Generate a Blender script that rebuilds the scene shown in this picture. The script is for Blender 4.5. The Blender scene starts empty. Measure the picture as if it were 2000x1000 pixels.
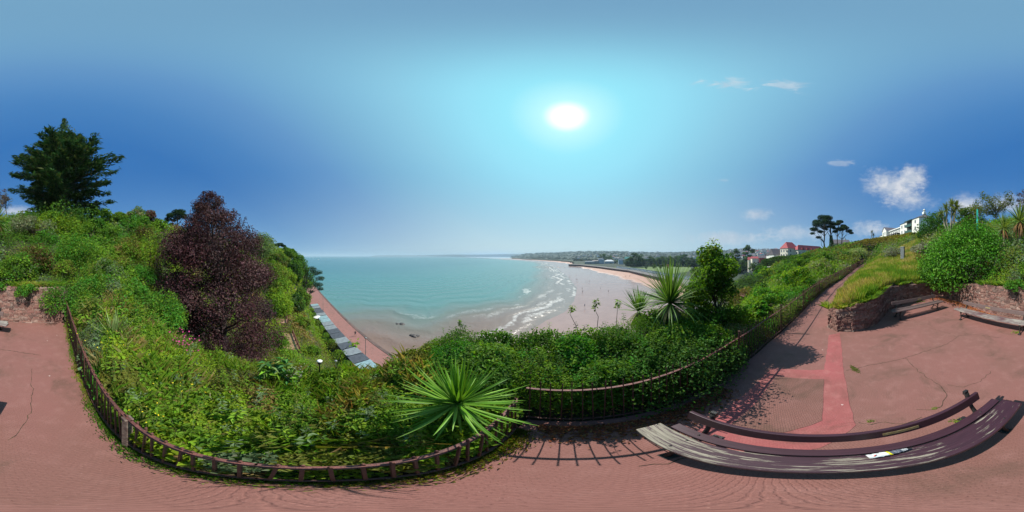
import bpy, bmesh, math, random
import numpy as np
from mathutils import Vector, Matrix
R = math.radians
PI = math.pi
C = bpy.context.scene.collection
scn = bpy.context.scene

# ------------------------------------------------------------------ camera
HC = 2.7                                   # eye height above the terrace, metres
cam = bpy.data.cameras.new('camera'); camo = bpy.data.objects.new('camera', cam); C.objects.link(camo)
cam.type = 'PANO'
try: cam.cycles.panorama_type = 'EQUIRECTANGULAR'
except Exception: cam.panorama_type = 'EQUIRECTANGULAR'
camo.location = (0, 0, HC); camo.rotation_euler = (R(90), 0, 0)
cam.clip_start = 0.02; cam.clip_end = 60000
scn.camera = camo
scn.view_settings.view_transform = 'Standard'; scn.view_settings.look = 'None'
scn.view_settings.exposure = 0.45; scn.view_settings.gamma = 1.0
scn.cycles.max_bounces = 6; scn.cycles.transparent_max_bounces = 8; scn.cycles.volume_bounces = 0
scn.cycles.use_denoising = True; scn.cycles.sample_clamp_indirect = 4.0

# ------------------------------------------------------------------ sun and sky
SUN_AZ, SUN_EL = R(19.3), R(49.0)
SUNV = Vector((math.sin(SUN_AZ)*math.cos(SUN_EL), math.cos(SUN_AZ)*math.cos(SUN_EL), math.sin(SUN_EL)))
sl = bpy.data.lights.new('sun', 'SUN'); sl.energy = 5.0; sl.angle = R(0.53); sl.color = (1, .95, .86)
so = bpy.data.objects.new('sun', sl); C.objects.link(so); so.rotation_euler = SUNV.to_track_quat('Z', 'Y').to_euler()
so.location = (0, 0, 50)

world = bpy.data.worlds.new('World'); scn.world = world; world.use_nodes = True
class NT:                                   # small helper that writes node maths
    def __init__(s, nt): s.nt = nt; s.n = nt.nodes; s.l = nt.links
    def node(s, t, **kw):
        x = s.n.new(t)
        for k, v in kw.items(): setattr(x, k, v)
        return x
    def _in(s, sock, v):
        if v is None: return
        if isinstance(v, bpy.types.NodeSocket): s.l.new(v, sock)
        else: sock.default_value = v
    def m(s, op, a, b=None, c=None, clamp=False):
        x = s.node('ShaderNodeMath', operation=op, use_clamp=clamp)
        s._in(x.inputs[0], a); s._in(x.inputs[1], b); s._in(x.inputs[2], c); return x.outputs[0]
    def vm(s, op, a, b=None, sc=None):
        x = s.node('ShaderNodeVectorMath', operation=op)
        s._in(x.inputs[0], a); s._in(x.inputs[1], b)
        if sc is not None: s._in(x.inputs['Scale'], sc)
        return x.outputs['Value'] if op in ('DOT_PRODUCT', 'LENGTH') else x.outputs[0]
    def mix(s, f, a, b, bt='MIX'):
        x = s.node('ShaderNodeMix', data_type='RGBA', blend_type=bt)
        s._in(x.inputs[0], f)
        for i, v in ((6, a), (7, b)):
            if isinstance(v, tuple) and len(v) == 3: v = v + (1,)
            s._in(x.inputs[i], v)
        return x.outputs[2]
    def ramp(s, f, stops, interp='LINEAR'):
        x = s.node('ShaderNodeValToRGB'); cr = x.color_ramp; cr.interpolation = interp
        while len(cr.elements) < len(stops): cr.elements.new(0.5)
        for e, (p, c) in zip(cr.elements, stops):
            e.position = p; e.color = tuple(c) + (1,) if len(c) == 3 else c
        s._in(x.inputs[0], f); return x.outputs[0]
    def sstep(s, v, a, b):
        x = s.node('ShaderNodeMapRange', interpolation_type='SMOOTHSTEP')
        s._in(x.inputs[0], v); x.inputs[1].default_value = a; x.inputs[2].default_value = b
        return x.outputs[0]
    def noise(s, vec, scale, detail=4, rough=.55, dist=0.0, color=False):
        x = s.node('ShaderNodeTexNoise'); s._in(x.inputs['Vector'], vec)
        x.inputs['Scale'].default_value = scale; x.inputs['Detail'].default_value = detail
        x.inputs['Roughness'].default_value = rough; x.inputs['Distortion'].default_value = dist
        return x.outputs['Color' if color else 'Fac']

def lin(r, g, b):
    f = lambda c: (c/255/12.92 if c/255 <= .04045 else ((c/255+.055)/1.055)**2.4)
    return (f(r), f(g), f(b))

def build_world():
    t = NT(world.node_tree); t.n.clear()
    out = t.node('ShaderNodeOutputWorld'); bg = t.node('ShaderNodeBackground'); t.l.new(bg.outputs[0], out.inputs[0])
    tc = t.node('ShaderNodeTexCoord'); d = t.vm('NORMALIZE', tc.outputs['Generated'])
    sep = t.node('ShaderNodeSeparateXYZ'); t.l.new(d, sep.inputs[0])
    sky = t.node('ShaderNodeTexSky', sky_type='NISHITA'); sky.sun_disc = False
    sky.sun_elevation = SUN_EL; sky.sun_rotation = SUN_AZ; sky.altitude = 30; sky.air_density = 1.0
    sky.dust_density = 1.2; sky.ozone_density = 2.0
    nish = t.vm('SCALE', sky.outputs[0], sc=0.10)
    ang = t.m('DIVIDE', t.m('ARCCOSINE', t.m('MINIMUM', t.vm('DOT_PRODUCT', d, tuple(SUNV)), 1.0)), PI)
    el = t.m('DIVIDE', t.m('ARCSINE', sep.outputs['Z']), PI/2)          # 0 horizon .. 1 zenith
    # clear-air colour by angle from the sun (scattering aureole), whitening towards the horizon
    arc = t.ramp(ang, [(0, (3.2, 3.2, 3.1)), (.009, (2.0, 2.2, 2.2)), (.017, (1.1, 1.38, 1.45)), (.032, lin(180, 250, 255)), (.075, lin(146, 236, 255)), (.125, lin(150, 229, 251)), (.2, lin(143, 208, 234)), (.28, lin(124, 182, 217)),
                       (.36, lin(98, 152, 204)), (.43, lin(72, 132, 194)), (.5, lin(50, 116, 186)), (.74, lin(46, 114, 186)), (1, lin(70, 136, 196))])
    hor = t.ramp(ang, [(0, lin(196, 238, 248)), (.27, lin(204, 230, 236)), (.36, lin(178, 208, 224)), (.5, lin(126, 174, 214)), (.7, lin(92, 158, 216)), (1, lin(90, 154, 212))])
    fh = t.m('POWER', t.m('SUBTRACT', 1.0, t.m('MINIMUM', t.m('MULTIPLY', t.m('ABSOLUTE', el), 2.9), 1.0)), 1.7)
    col = t.mix(fh, arc, hor)
    zen = t.m('MULTIPLY', t.sstep(el, .62, 1.0), .8)
    col = t.mix(zen, col, lin(112, 158, 194))
    col = t.mix(.08, col, nish)
    # clouds: az/el of each, half-widths in degrees, softness, noise scale
    az = t.m('MULTIPLY', t.m('ARCTAN2', sep.outputs['X'], sep.outputs['Y']), 180/PI)
    eld = t.m('MULTIPLY', el, 90.0)
    nb = t.noise(d, 11, 7, .6, .3); ns = t.noise(t.vm('MULTIPLY', d, (1, 1, 2.2)), 30, 6, .62, .2)
    nn = t.m('ADD', t.m('MULTIPLY', nb, .6), t.m('MULTIPLY', ns, .4))
    wis = t.noise(t.vm('MULTIPLY', d, (1.0, 1.0, 4.5)), 9, 7, .62, 1.2)
    shade = t.noise(t.vm('ADD', d, (.03, .05, .06)), 14, 5, .55)
    ccol = t.mix(t.sstep(shade, .35, .65), lin(198, 206, 218), lin(232, 232, 234))
    def cloud(col, px, py, hw, hh, op=.9, n=nn, amp=2.4, soft=.85, tilt=0.0):
        a0, e0, wa, we = (px-1000)*.18, (500-py)*.18, hw*.18, hh*.18
        da = t.m('SUBTRACT', az, a0); de = t.m('SUBTRACT', eld, e0)
        if tilt: de = t.m('ADD', de, t.m('MULTIPLY', da, tilt))
        u = t.m('DIVIDE', da, wa); v = t.m('DIVIDE', de, we)
        r = t.m('SQRT', t.m('ADD', t.m('MULTIPLY', u, u), t.m('MULTIPLY', v, v)))
        f = t.m('ADD', t.m('SUBTRACT', 1.0, r), t.m('MULTIPLY', t.m('SUBTRACT', n, .5), amp))
        f = t.m('MULTIPLY', t.sstep(f, .0, soft), t.m('MULTIPLY', op, t.sstep(r, 1.7, 1.1)))
        return t.mix(f, col, ccol)
    col = cloud(col, 1430, 165, 62, 13, .55, wis, 4.0, 1.1, .05); col = cloud(col, 1535, 167, 60, 11, .42, wis, 4.2, 1.1, .1)
    col = cloud(col, 1742, 364, 74, 42, .85, nn, 2.0, 1.1, .12); col = cloud(col, 1786, 350, 36, 36, .85, nn, 2.0, 1.0); col = cloud(col, 1775, 390, 62, 28, .75, nn, 2.0, 1.2)
    col = cloud(col, 1480, 418, 38, 15, .66, nn, 1.9, 1.2); col = cloud(col, 1412, 352, 18, 5, .35)
    col = cloud(col, 1425, 466, 100, 17, .55, nn, 2.2, .9); col = cloud(col, 1560, 455, 90, 20, .42, nn, 2.2, .9); col = cloud(col, 1700, 448, 55, 20, .55)
    col = cloud(col, 1890, 402, 48, 28, .85, nn, 1.7, 1.1); col = cloud(col, 1965, 398, 66, 26, .78, nn, 1.7, 1.1); col = cloud(col, 30, 412, 50, 12, .6, nn, 2.0)
    col = cloud(col, 1640, 318, 30, 8, .3, wis, 3)
    t.l.new(col, bg.inputs[0]); bg.inputs[1].default_value = 0.735
build_world()

# ------------------------------------------------------------------ small helpers
def pol(px, D):
    a = R((px-1000)*.18); return D*math.sin(a), D*math.cos(a)
def zof(py, D): return HC - D*math.tan(R((py-500)*.18))
def gp(px, py, z=0.0):
    D = (HC-z)/math.tan(R((py-500)*.18)); x, y = pol(px, D); return x, y, z

MATS = {}
def tag(o, label=None, cat=None, group=None, kind=None):
    if label: o['label'] = label
    if cat: o['category'] = cat
    if group: o['group'] = group
    if kind: o['kind'] = kind
    return o
def thing(name, label, cat, loc=(0, 0, 0), rz=0, group=None):
    o = bpy.data.objects.new(name, None); C.objects.link(o); o.empty_display_size = .2
    o.location = loc; o.rotation_euler = (0, 0, rz); return tag(o, label, cat, group)
def copy_tree(o, parent=None):
    c = o.copy(); C.objects.link(c)
    if parent is not None: c.parent = parent
    for ch in [x for x in o.children]: copy_tree(ch, c)
    return c

class MB:
    """collects boxes, bars, tubes, prisms; build() links them as one mesh"""
    def __init__(s): s.v = []; s.f = []; s.sm = []; s.mi = []
    def add(s, vs, fs, smooth=False, mi=0):
        b = len(s.v); s.v += [tuple(p) for p in vs]
        for f in fs: s.f.append(tuple(i+b for i in f)); s.sm.append(smooth); s.mi.append(mi)
    def box(s, c, size, rz=0, mi=0, M=None):
        hx, hy, hz = size[0]/2, size[1]/2, size[2]/2
        vs = [Vector((x*hx, y*hy, z*hz)) for x in (-1, 1) for y in (-1, 1) for z in (-1, 1)]
        m = M if M is not None else Matrix.Rotation(rz, 3, 'Z')
        c = Vector(c); s.add([m @ v + c for v in vs], [(0, 1, 3, 2), (4, 6, 7, 5), (0, 4, 5, 1), (2, 3, 7, 6), (0, 2, 6, 4), (1, 5, 7, 3)], mi=mi); return s
    def bar(s, a, b, w, h, mi=0):
        a = Vector(a); b = Vector(b); d = (b-a); L = d.length; x = d.normalized()
        up = Vector((0, 0, 1)) if abs(x.z) < .95 else Vector((0, 1, 0))
        y = up.cross(x).normalized(); z = x.cross(y)
        return s.box((a+b)/2, (L, w, h), M=Matrix((x, y, z)).transposed(), mi=mi)
    def tube(s, pts, rad, n=6, caps=True, mi=0):
        pts = [Vector(p) for p in pts]; k = len(pts)
        if not hasattr(rad, '__len__'): rad = [rad]*k
        vs = []; prev = None
        for i, p in enumerate(pts):
            t = (pts[min(i+1, k-1)]-pts[max(i-1, 0)])
            t = t.normalized() if t.length > 1e-9 else Vector((0, 0, 1))
            if prev is None: u = t.orthogonal().normalized()
            else:
                u = prev - t*prev.dot(t); u = u.normalized() if u.length > 1e-6 else t.orthogonal().normalized()
            prev = u; w = t.cross(u)
            vs += [p+(u*math.cos(2*PI*j/n)+w*math.sin(2*PI*j/n))*rad[i] for j in range(n)]
        fs = [(i*n+j, i*n+(j+1) % n, (i+1)*n+(j+1) % n, (i+1)*n+j) for i in range(k-1) for j in range(n)]
        s.add(vs, fs, True, mi)
        if caps: s.add(vs[:n], [tuple(reversed(range(n)))], mi=mi); s.add(vs[-n:], [tuple(range(n))], mi=mi)
        return s
    def lathe(s, c, prof, n=12, mi=0):
        c = Vector(c); vs = [c+Vector((r*math.cos(2*PI*j/n), r*math.sin(2*PI*j/n), z)) for r, z in prof for j in range(n)]
        fs = [(i*n+j, i*n+(j+1) % n, (i+1)*n+(j+1) % n, (i+1)*n+j) for i in range(len(prof)-1) for j in range(n)]
        s.add(vs, fs, True, mi); return s
    def prism(s, poly, z0, z1, mi=0):
        n = len(poly); vs = [(x, y, z0) for x, y in poly]+[(x, y, z1) for x, y in poly]
        s.add(vs, [tuple(reversed(range(n))), tuple(range(n, 2*n))]+[(i, (i+1) % n, n+(i+1) % n, n+i) for i in range(n)], mi=mi); return s
    def mesh(s, name, mats):
        me = bpy.data.meshes.new(name); me.from_pydata(s.v, [], s.f)
        for m in (mats if isinstance(mats, (list, tuple)) else [mats]): me.materials.append(m)
        me.polygons.foreach_set('use_smooth', s.sm); me.polygons.foreach_set('material_index', s.mi); me.update(); return me
    def build(s, name, mats, parent=None, bevel=0):
        o = bpy.data.objects.new(name, s.mesh(name, mats)); C.objects.link(o)
        if parent is not None: o.parent = parent
        if bevel:
            b = o.modifiers.new('bevel', 'BEVEL'); b.width = bevel; b.segments = 2; b.limit_method = 'ANGLE'
        return o

# ---- numpy noise
_rs = np.random.RandomState(7); _perm = _rs.rand(256, 256)
def vn(x, y):
    x = np.asarray(x, float); y = np.asarray(y, float)
    xi = np.floor(x).astype(int); yi = np.floor(y).astype(int); fx = x-xi; fy = y-yi
    fx = fx*fx*(3-2*fx); fy = fy*fy*(3-2*fy)
    g = lambda a, b: _perm[a & 255, b & 255]
    return (g(xi, yi)*(1-fx)+g(xi+1, yi)*fx)*(1-fy)+(g(xi, yi+1)*(1-fx)+g(xi+1, yi+1)*fx)*fy
def fbm(x, y, o=4):
    s = 0; a = .5
    for i in range(o): s = s+a*vn(x*2**i+i*17.3, y*2**i+i*9.1); a *= .5
    return s
def worley(x, y, cell):
    """distance (in cells) to nearest jittered point and that point's random id"""
    x = np.asarray(x)/cell; y = np.asarray(y)/cell; xi = np.floor(x).astype(int); yi = np.floor(y).astype(int)
    best = np.full(x.shape, 9.0); idv = np.zeros(x.shape)
    for dx in (-1, 0, 1):
        for dy in (-1, 0, 1):
            a, b = xi+dx, yi+dy
            px = a+.15+.7*_perm[a & 255, b & 255]; py = b+.15+.7*_perm[(a+91) & 255, (b+37) & 255]
            rr = _perm[(a+13) & 255, (b+151) & 255]
            d = np.hypot(x-px, y-py)*(1.15-.3*rr); k = d < best
            best = np.where(k, d, best); idv = np.where(k, _perm[(a+200) & 255, (b+77) & 255], idv)
    return best, idv

# ---- numpy meshes
def np_mesh(name, V, F, mats, smooth=True, col=None, attrs=None):
    me = bpy.data.meshes.new(name); V = np.asarray(V, np.float32); F = np.asarray(F, np.int32); k = F.shape[1]
    me.vertices.add(len(V)); me.vertices.foreach_set('co', V.ravel())
    me.loops.add(F.size); me.loops.foreach_set('vertex_index', F.ravel())
    me.polygons.add(len(F)); me.polygons.foreach_set('loop_start', np.arange(len(F), dtype=np.int32)*k)
    try: me.polygons.foreach_set('loop_total', np.full(len(F), k, np.int32))
    except Exception: pass
    me.polygons.foreach_set('use_smooth', np.full(len(F), smooth, bool))
    for m in (mats if isinstance(mats, (list, tuple)) else [mats]): me.materials.append(m)
    if col is not None:
        a = me.color_attributes.new('Col', 'FLOAT_COLOR', 'POINT')
        c = np.ones((len(V), 4), np.float32); c[:, :3] = col; a.data.foreach_set('color', c.ravel())
    for nme, arr in (attrs or {}).items():
        a = me.attributes.new(nme, 'FLOAT', 'POINT'); a.data.foreach_set('value', np.asarray(arr, np.float32))
    me.update(calc_edges=True); return me
def link(name, me, parent=None):
    o = bpy.data.objects.new(name, me); C.objects.link(o)
    if parent is not None: o.parent = parent
    return o
def grid_faces(nu, nv, wrap=False):
    i = np.arange(nu if wrap else nu-1)[:, None]; j = np.arange(nv-1)[None, :]; i2 = (i+1) % nu
    return np.stack([i*nv+j, i2*nv+j, i2*nv+j+1, i*nv+j+1], -1).reshape(-1, 4)

rng = np.random.RandomState(11)
def unit(v): return v/np.maximum(np.linalg.norm(v, axis=-1, keepdims=True), 1e-9)
def leaf_mesh(name, P, N, S, col, asp=.6, axis=None, fold=.22, mat=None, droop=0.0):
    """one bent four-sided leaf per point"""
    n = len(P); N = unit(N)
    A = rng.normal(size=(n, 3)) if axis is None else axis
    A = unit(A-N*np.sum(A*N, 1, keepdims=True)); B = np.cross(N, A)
    S = np.broadcast_to(np.asarray(S, float), (n,))[:, None]
    V = np.empty((n, 4, 3)); V[:, 0] = P-A*S*.5; V[:, 2] = P+A*S*.5-N*S*droop
    w = S*asp*.5
    V[:, 1] = P+B*w+N*w*fold*2-A*S*.06; V[:, 3] = P-B*w+N*w*fold*2-A*S*.06
    return np_mesh(name, V.reshape(-1, 3), np.arange(4*n).reshape(n, 4), mat or MATS['leaf'], False, np.repeat(col, 4, 0))
def vary(cols, n, sv=.25, idx=None):
    cols = np.asarray(cols); i = rng.randint(0, len(cols), n) if idx is None else idx
    return cols[i]*(1+sv*rng.normal(size=(n, 1))).clip(.45, 1.7)*(1+.08*rng.normal(size=(n, 3)))
# ------------------------------------------------------------------ materials
def mat(name, c1, c2=None, scale=5.0, rough=.7, bump=0.0, bscale=None, metal=0.0, detail=5, spec=.4, dist=0.0, coords='Object', stretch=(1, 1, 1), lo=.35, hi=.65):
    m = bpy.data.materials.new(name); m.use_nodes = True; t = NT(m.node_tree); p = t.n['Principled BSDF']
    tc = t.node('ShaderNodeTexCoord'); v = t.vm('MULTIPLY', tc.outputs[coords], stretch)
    n = t.noise(v, scale, detail, .6, dist)
    c2 = c2 or tuple(x*.75 for x in c1)
    t.l.new(t.mix(t.sstep(n, lo, hi), c1, c2), p.inputs['Base Color'])
    p.inputs['Roughness'].default_value = rough; p.inputs['Metallic'].default_value = metal; p.inputs['Specular IOR Level'].default_value = spec
    if bump:
        b = t.node('ShaderNodeBump'); b.inputs['Strength'].default_value = bump; b.inputs['Distance'].default_value = .02
        t.l.new(t.noise(v, bscale or scale*3, 6, .65), b.inputs['Height']); t.l.new(b.outputs[0], p.inputs['Normal'])
    MATS[name] = m; return m

def leaf_mat(name, trans=.46, rough=.55, tint=(1.3, 1.3, .5), gain=1.22):
    m = bpy.data.materials.new(name); m.use_nodes = True; t = NT(m.node_tree); p = t.n['Principled BSDF']; out = t.n['Material Output']
    a = t.node('ShaderNodeAttribute', attribute_name='Col')
    lc = t.mix(1.0, a.outputs['Color'], (gain, gain, gain*.9), 'MULTIPLY'); t.l.new(lc, p.inputs['Base Color']); p.inputs['Roughness'].default_value = rough; p.inputs['Specular IOR Level'].default_value = .12
    tr = t.node('ShaderNodeBsdfTranslucent'); t.l.new(t.mix(1.0, lc, tint, 'MULTIPLY'), tr.inputs[0])
    mx = t.node('ShaderNodeMixShader'); mx.inputs[0].default_value = trans
    t.l.new(p.outputs[0], mx.inputs[1]); t.l.new(tr.outputs[0], mx.inputs[2]); t.l.new(mx.outputs[0], out.inputs[0])
    MATS[name] = m; return m
leaf_mat('leaf'); leaf_mat('leaf_gloss', .3, .42); leaf_mat('leaf_dark', .25, .6, (1.1, 1.1, .8)); leaf_mat('blade', .35, .38)

mat('soil', (.045, .035, .02), (.03, .04, .014), 3, .95, .6, 20)
mat('bark', (.10, .075, .055), (.05, .04, .03), 9, .9, .8, 22, stretch=(1, 1, .25))
mat('bark_pale', (.26, .23, .18), (.14, .12, .09), 9, .9, .6, 22, stretch=(1, 1, .25))
mat('bark_purple', (.12, .08, .075), (.06, .04, .04), 7, .85, .5)
mat('rust_iron', (.13, .05, .038), (.065, .035, .026), 30, .65, .4, 90, 0.0)
mat('rust_rail', (.175, .06, .048), (.08, .034, .03), 26, .6, .35, 80)
mat('dark_iron', (.012, .012, .013), (.03, .026, .024), 24, .45, .3, 60)
mat('post_grey', (.20, .15, .12), (.10, .06, .05), 14, .85, .5, 50)
mat('brass', (.42, .33, .17), (.3, .22, .1), 30, .5, .1, 60, .5)
mat('white_paint', (.72, .71, .66), (.6, .59, .54), .6, .7)
mat('cream_paint', (.66, .62, .50), (.56, .52, .42), .5, .75)
mat('grey_wall', (.42, .42, .36), (.34, .34, .29), .5, .8)
mat('red_tile', (.34, .055, .065), (.24, .04, .05), 1.2, .75, .4, 8)
mat('slate', (.12, .10, .11), (.08, .07, .08), 1.5, .7, .3, 8)
mat('window_glass', (.035, .045, .055), (.06, .07, .08), .7, .12, spec=.6)
mat('frame_white', (.75, .75, .72), (.65, .65, .62), 2, .5)
mat('balcony_green', (.05, .11, .09), (.035, .075, .065), 2, .5)
mat('felt_grey', (.20, .23, .25), (.15, .17, .19), 2.0, .85, .2, 14)
mat('felt_dark', (.07, .08, .10), (.05, .06, .075), 2.0, .8, .2, 14)
mat('felt_teal', (.22, .33, .36), (.17, .26, .29), 2.0, .8, .2, 14)
mat('hut_side', (.10, .105, .10), (.07, .075, .07), 1.5, .8, .2, 9)
mat('hut_door', (.55, .58, .60), (.45, .48, .5), 1.5, .7)
mat('galv', (.20, .21, .21), (.14, .15, .155), 8, .5, .1, 30, .3)
mat('lamp_white', (.80, .80, .78), (.7, .7, .68), 6, .35)
mat('turquoise', (.02, .36, .30), (.015, .28, .24), 4, .4)
mat('hill_far', (.02, .035, .025), (.03, .045, .03), .0022, .95, detail=8)
mat('hill_town', (.014, .026, .014), (.026, .04, .018), .012, .95, detail=8)
mat('lawn', (.075, .13, .025), (.11, .155, .04), .05, .9, .4, 2)
mat('tarmac', (.15, .135, .13), (.11, .10, .10), .4, .9, .3, 10)
mat('concrete', (.34, .31, .28), (.26, .24, .22), .6, .9, .4, 10)
mat('wall_brown', (.13, .085, .075), (.08, .055, .05), .8, .9, .6, 6, stretch=(1, 1, 3))
mat('rock', (.07, .055, .05), (.035, .032, .03), 1.2, .6, .9, 4)
mat('timber_red', (.13, .045, .03), (.07, .03, .02), 9, .9, .4, 40, stretch=(1, 1, .3))
mat('earth_path', (.34, .20, .14), (.24, .13, .09), 2.5, .95, .5, 16)
mat('pink_petal', (.62, .06, .28), (.5, .04, .22), 20, .6)
mat('crack_dark', (.035, .024, .02), (.06, .05, .02), 18, .95)
mat('moss', (.07, .12, .02), (.11, .13, .04), 30, .95, .6, 60)
mat('plastic_clear', (.35, .37, .38), (.6, .6, .6), 60, .18, .4, 90, spec=.6)
mat('plastic_white', (.75, .76, .76), (.6, .62, .62), 40, .3, .5, 70)
mat('plastic_dark', (.06, .07, .10), (.14, .15, .18), 50, .25, .5, 70)
mat('plastic_yellow', (.75, .68, .02), (.65, .6, .02), 40, .3)
mat('plastic_red', (.6, .08, .05), (.5, .06, .04), 40, .3)
mat('tyre', (.02, .02, .02), (.03, .03, .03), 8, .8)
mat('slide_red', (.6, .05, .04), (.5, .04, .03), 2, .5)

def pavement_mat(name, base1, base2, pale, rib=1.0):
    """stamped red asphalt: fine ribbed imprint, mottling, faded spots"""
    m = bpy.data.materials.new(name); m.use_nodes = True; t = NT(m.node_tree); p = t.n['Principled BSDF']
    tc = t.node('ShaderNodeTexCoord'); v = tc.outputs['Object']
    big = t.noise(v, .55, 5, .6); mid = t.noise(v, 4.0, 6, .65); fin = t.noise(v, 60, 4, .7)
    col = t.mix(t.sstep(big, .3, .7), base1, base2)
    col = t.mix(t.m('MULTIPLY', t.sstep(mid, .45, .78), .55), col, pale)
    col = t.mix(t.m('MULTIPLY', t.sstep(fin, .55, .8), .5), col, tuple(c*1.7 for c in base1))
    col = t.mix(t.m('MULTIPLY', t.sstep(fin, .48, .22), .6), col, tuple(c*.45 for c in base1))
    vo = t.node('ShaderNodeTexVoronoi', feature='F1'); t._in(vo.inputs['Vector'], v); vo.inputs['Scale'].default_value = 2.3
    spot = t.m('MULTIPLY', t.sstep(t.m('ADD', vo.outputs['Distance'], t.m('MULTIPLY', fin, .03)), .06, .045), t.sstep(vo.outputs['Color'], .55, .57))
    col = t.mix(t.m('MULTIPLY', spot, .55), col, lin(206, 190, 184))
    br = t.node('ShaderNodeTexBrick'); wv = t.vm('ADD', v, t.vm('SCALE', t.noise(v, 14, 4, .6, 0, True), sc=.035)); t._in(br.inputs['Vector'], t.vm('SCALE', wv, sc=1.0))
    br.inputs['Scale'].default_value = 1.0; br.inputs['Mortar Size'].default_value = .006; br.inputs['Mortar Smooth'].default_value = .8
    br.inputs['Brick Width'].default_value = .05; br.inputs['Row Height'].default_value = .026
    col = t.mix(t.m('MULTIPLY', br.outputs['Fac'], .16*rib), col, tuple(c*.42 for c in base1))
    h = t.m('SUBTRACT', t.m('MULTIPLY', fin, .5), t.m('MULTIPLY', br.outputs['Fac'], .2*rib))
    b = t.node('ShaderNodeBump'); b.inputs['Strength'].default_value = .8; b.inputs['Distance'].default_value = .008
    dirt = t.m('MULTIPLY', t.sstep(t.noise(v, 1.1, 6, .7, .6), .52, .70), .75); col = t.mix(dirt, col, tuple(c*k for c, k in zip(base2, (.62, .72, .66))))
    grit = t.sstep(t.noise(v, 130, 2, .5), .70, .76); col = t.mix(t.m('MULTIPLY', grit, .5), col, lin(190, 165, 150))
    t.l.new(h, b.inputs['Height']); t.l.new(b.outputs[0], p.inputs['Normal']); t.l.new(col, p.inputs['Base Color'])
    p.inputs['Roughness'].default_value = .88; p.inputs['Specular IOR Level'].default_value = .25
    MATS[name] = m; return m
pavement_mat('pavement', (.225, .098, .085), (.188, .09, .074), (.285, .142, .125))
pavement_mat('pavement_patch', (.205, .092, .078), (.172, .084, .068), (.24, .122, .105), 1.4)
pavement_mat('repair_band', (.32, .085, .088), (.25, .085, .078), (.38, .16, .145), .4)
pavement_mat('prom_paving', (.25, .118, .105), (.215, .108, .095), (.30, .16, .14), 0)

def stone_mat():
    m = bpy.data.materials.new('stone'); m.use_nodes = True; t = NT(m.node_tree); p = t.n['Principled BSDF']
    a = t.node('ShaderNodeAttribute', attribute_name='Col'); tc = t.node('ShaderNodeTexCoord'); v = tc.outputs['Object']
    n = t.noise(v, 14, 6, .65); l = t.noise(v, 5, 5, .6)
    col = t.mix(t.sstep(n, .3, .75), a.outputs['Color'], t.mix(1.0, a.outputs['Color'], (.55, .5, .5), 'MULTIPLY'))
    col = t.mix(t.m('MULTIPLY', t.sstep(t.noise(v, 26, 4, .6), .62, .72), t.sstep(l, .5, .62)), col, (.5, .48, .42))
    t.l.new(col, p.inputs['Base Color']); p.inputs['Roughness'].default_value = .92; p.inputs['Specular IOR Level'].default_value = .2
    b = t.node('ShaderNodeBump'); b.inputs['Strength'].default_value = .8; b.inputs['Distance'].default_value = .02
    t.l.new(t.noise(v, 22, 7, .7), b.inputs['Height']); t.l.new(b.outputs[0], p.inputs['Normal']); MATS['stone'] = m
stone_mat(); mat('mortar', (.24, .15, .12), (.16, .10, .085), 8, .95, .5, 30)

def worn_mat(name, paint, wood, lo, hi, stretch=(3, 40, 40), grad=0.0):
    """dark plum paint flaking to bare silvery wood, long along the plank (object X)"""
    m = bpy.data.materials.new(name); m.use_nodes = True; t = NT(m.node_tree); p = t.n['Principled BSDF']
    tc = t.node('ShaderNodeTexCoord'); v = tc.outputs['Object']; sv = t.vm('MULTIPLY', v, stretch)
    sx = t.node('ShaderNodeSeparateXYZ'); t.l.new(v, sx.inputs[0])
    n = t.m('ADD', t.m('ADD', t.m('MULTIPLY', t.noise(sv, 1.0, 7, .68), .75), t.m('MULTIPLY', t.noise(v, 2.2, 3, .5), .3)), t.m('MULTIPLY', sx.outputs['X'], grad))
    f = t.sstep(n, lo, hi); g = t.noise(t.vm('MULTIPLY', v, (4, 120, 120)), 1, 5, .6)
    wcol = t.mix(t.sstep(g, .3, .7), wood, tuple(c*.5 for c in wood)); pc = t.mix(t.sstep(g, .35, .75), paint, tuple(c*1.6 for c in paint))
    t.l.new(t.mix(f, pc, wcol), p.inputs['Base Color'])
    t.l.new(t.m('ADD', .4, t.m('MULTIPLY', f, .45)), p.inputs['Roughness'])
    b = t.node('ShaderNodeBump'); b.inputs['Strength'].default_value = .5; b.inputs['Distance'].default_value = .003
    t.l.new(t.m('SUBTRACT', t.m('MULTIPLY', g, .4), f), b.inputs['Height']); t.l.new(b.outputs[0], p.inputs['Normal'])
    MATS[name] = m; return m
worn_mat('plank_dark', (.10, .066, .062), (.22, .19, .17), .60, .72)
PLUM = (.038, .014, .020)
worn_mat('plank_worn', PLUM, (.32, .28, .22), .545, .60, grad=-.055)
worn_mat('plank_light', PLUM, (.36, .31, .26), .66, .72)
worn_mat('plank_bare', (.09, .045, .05), (.36, .33, .29), .44, .62, grad=0)
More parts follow.
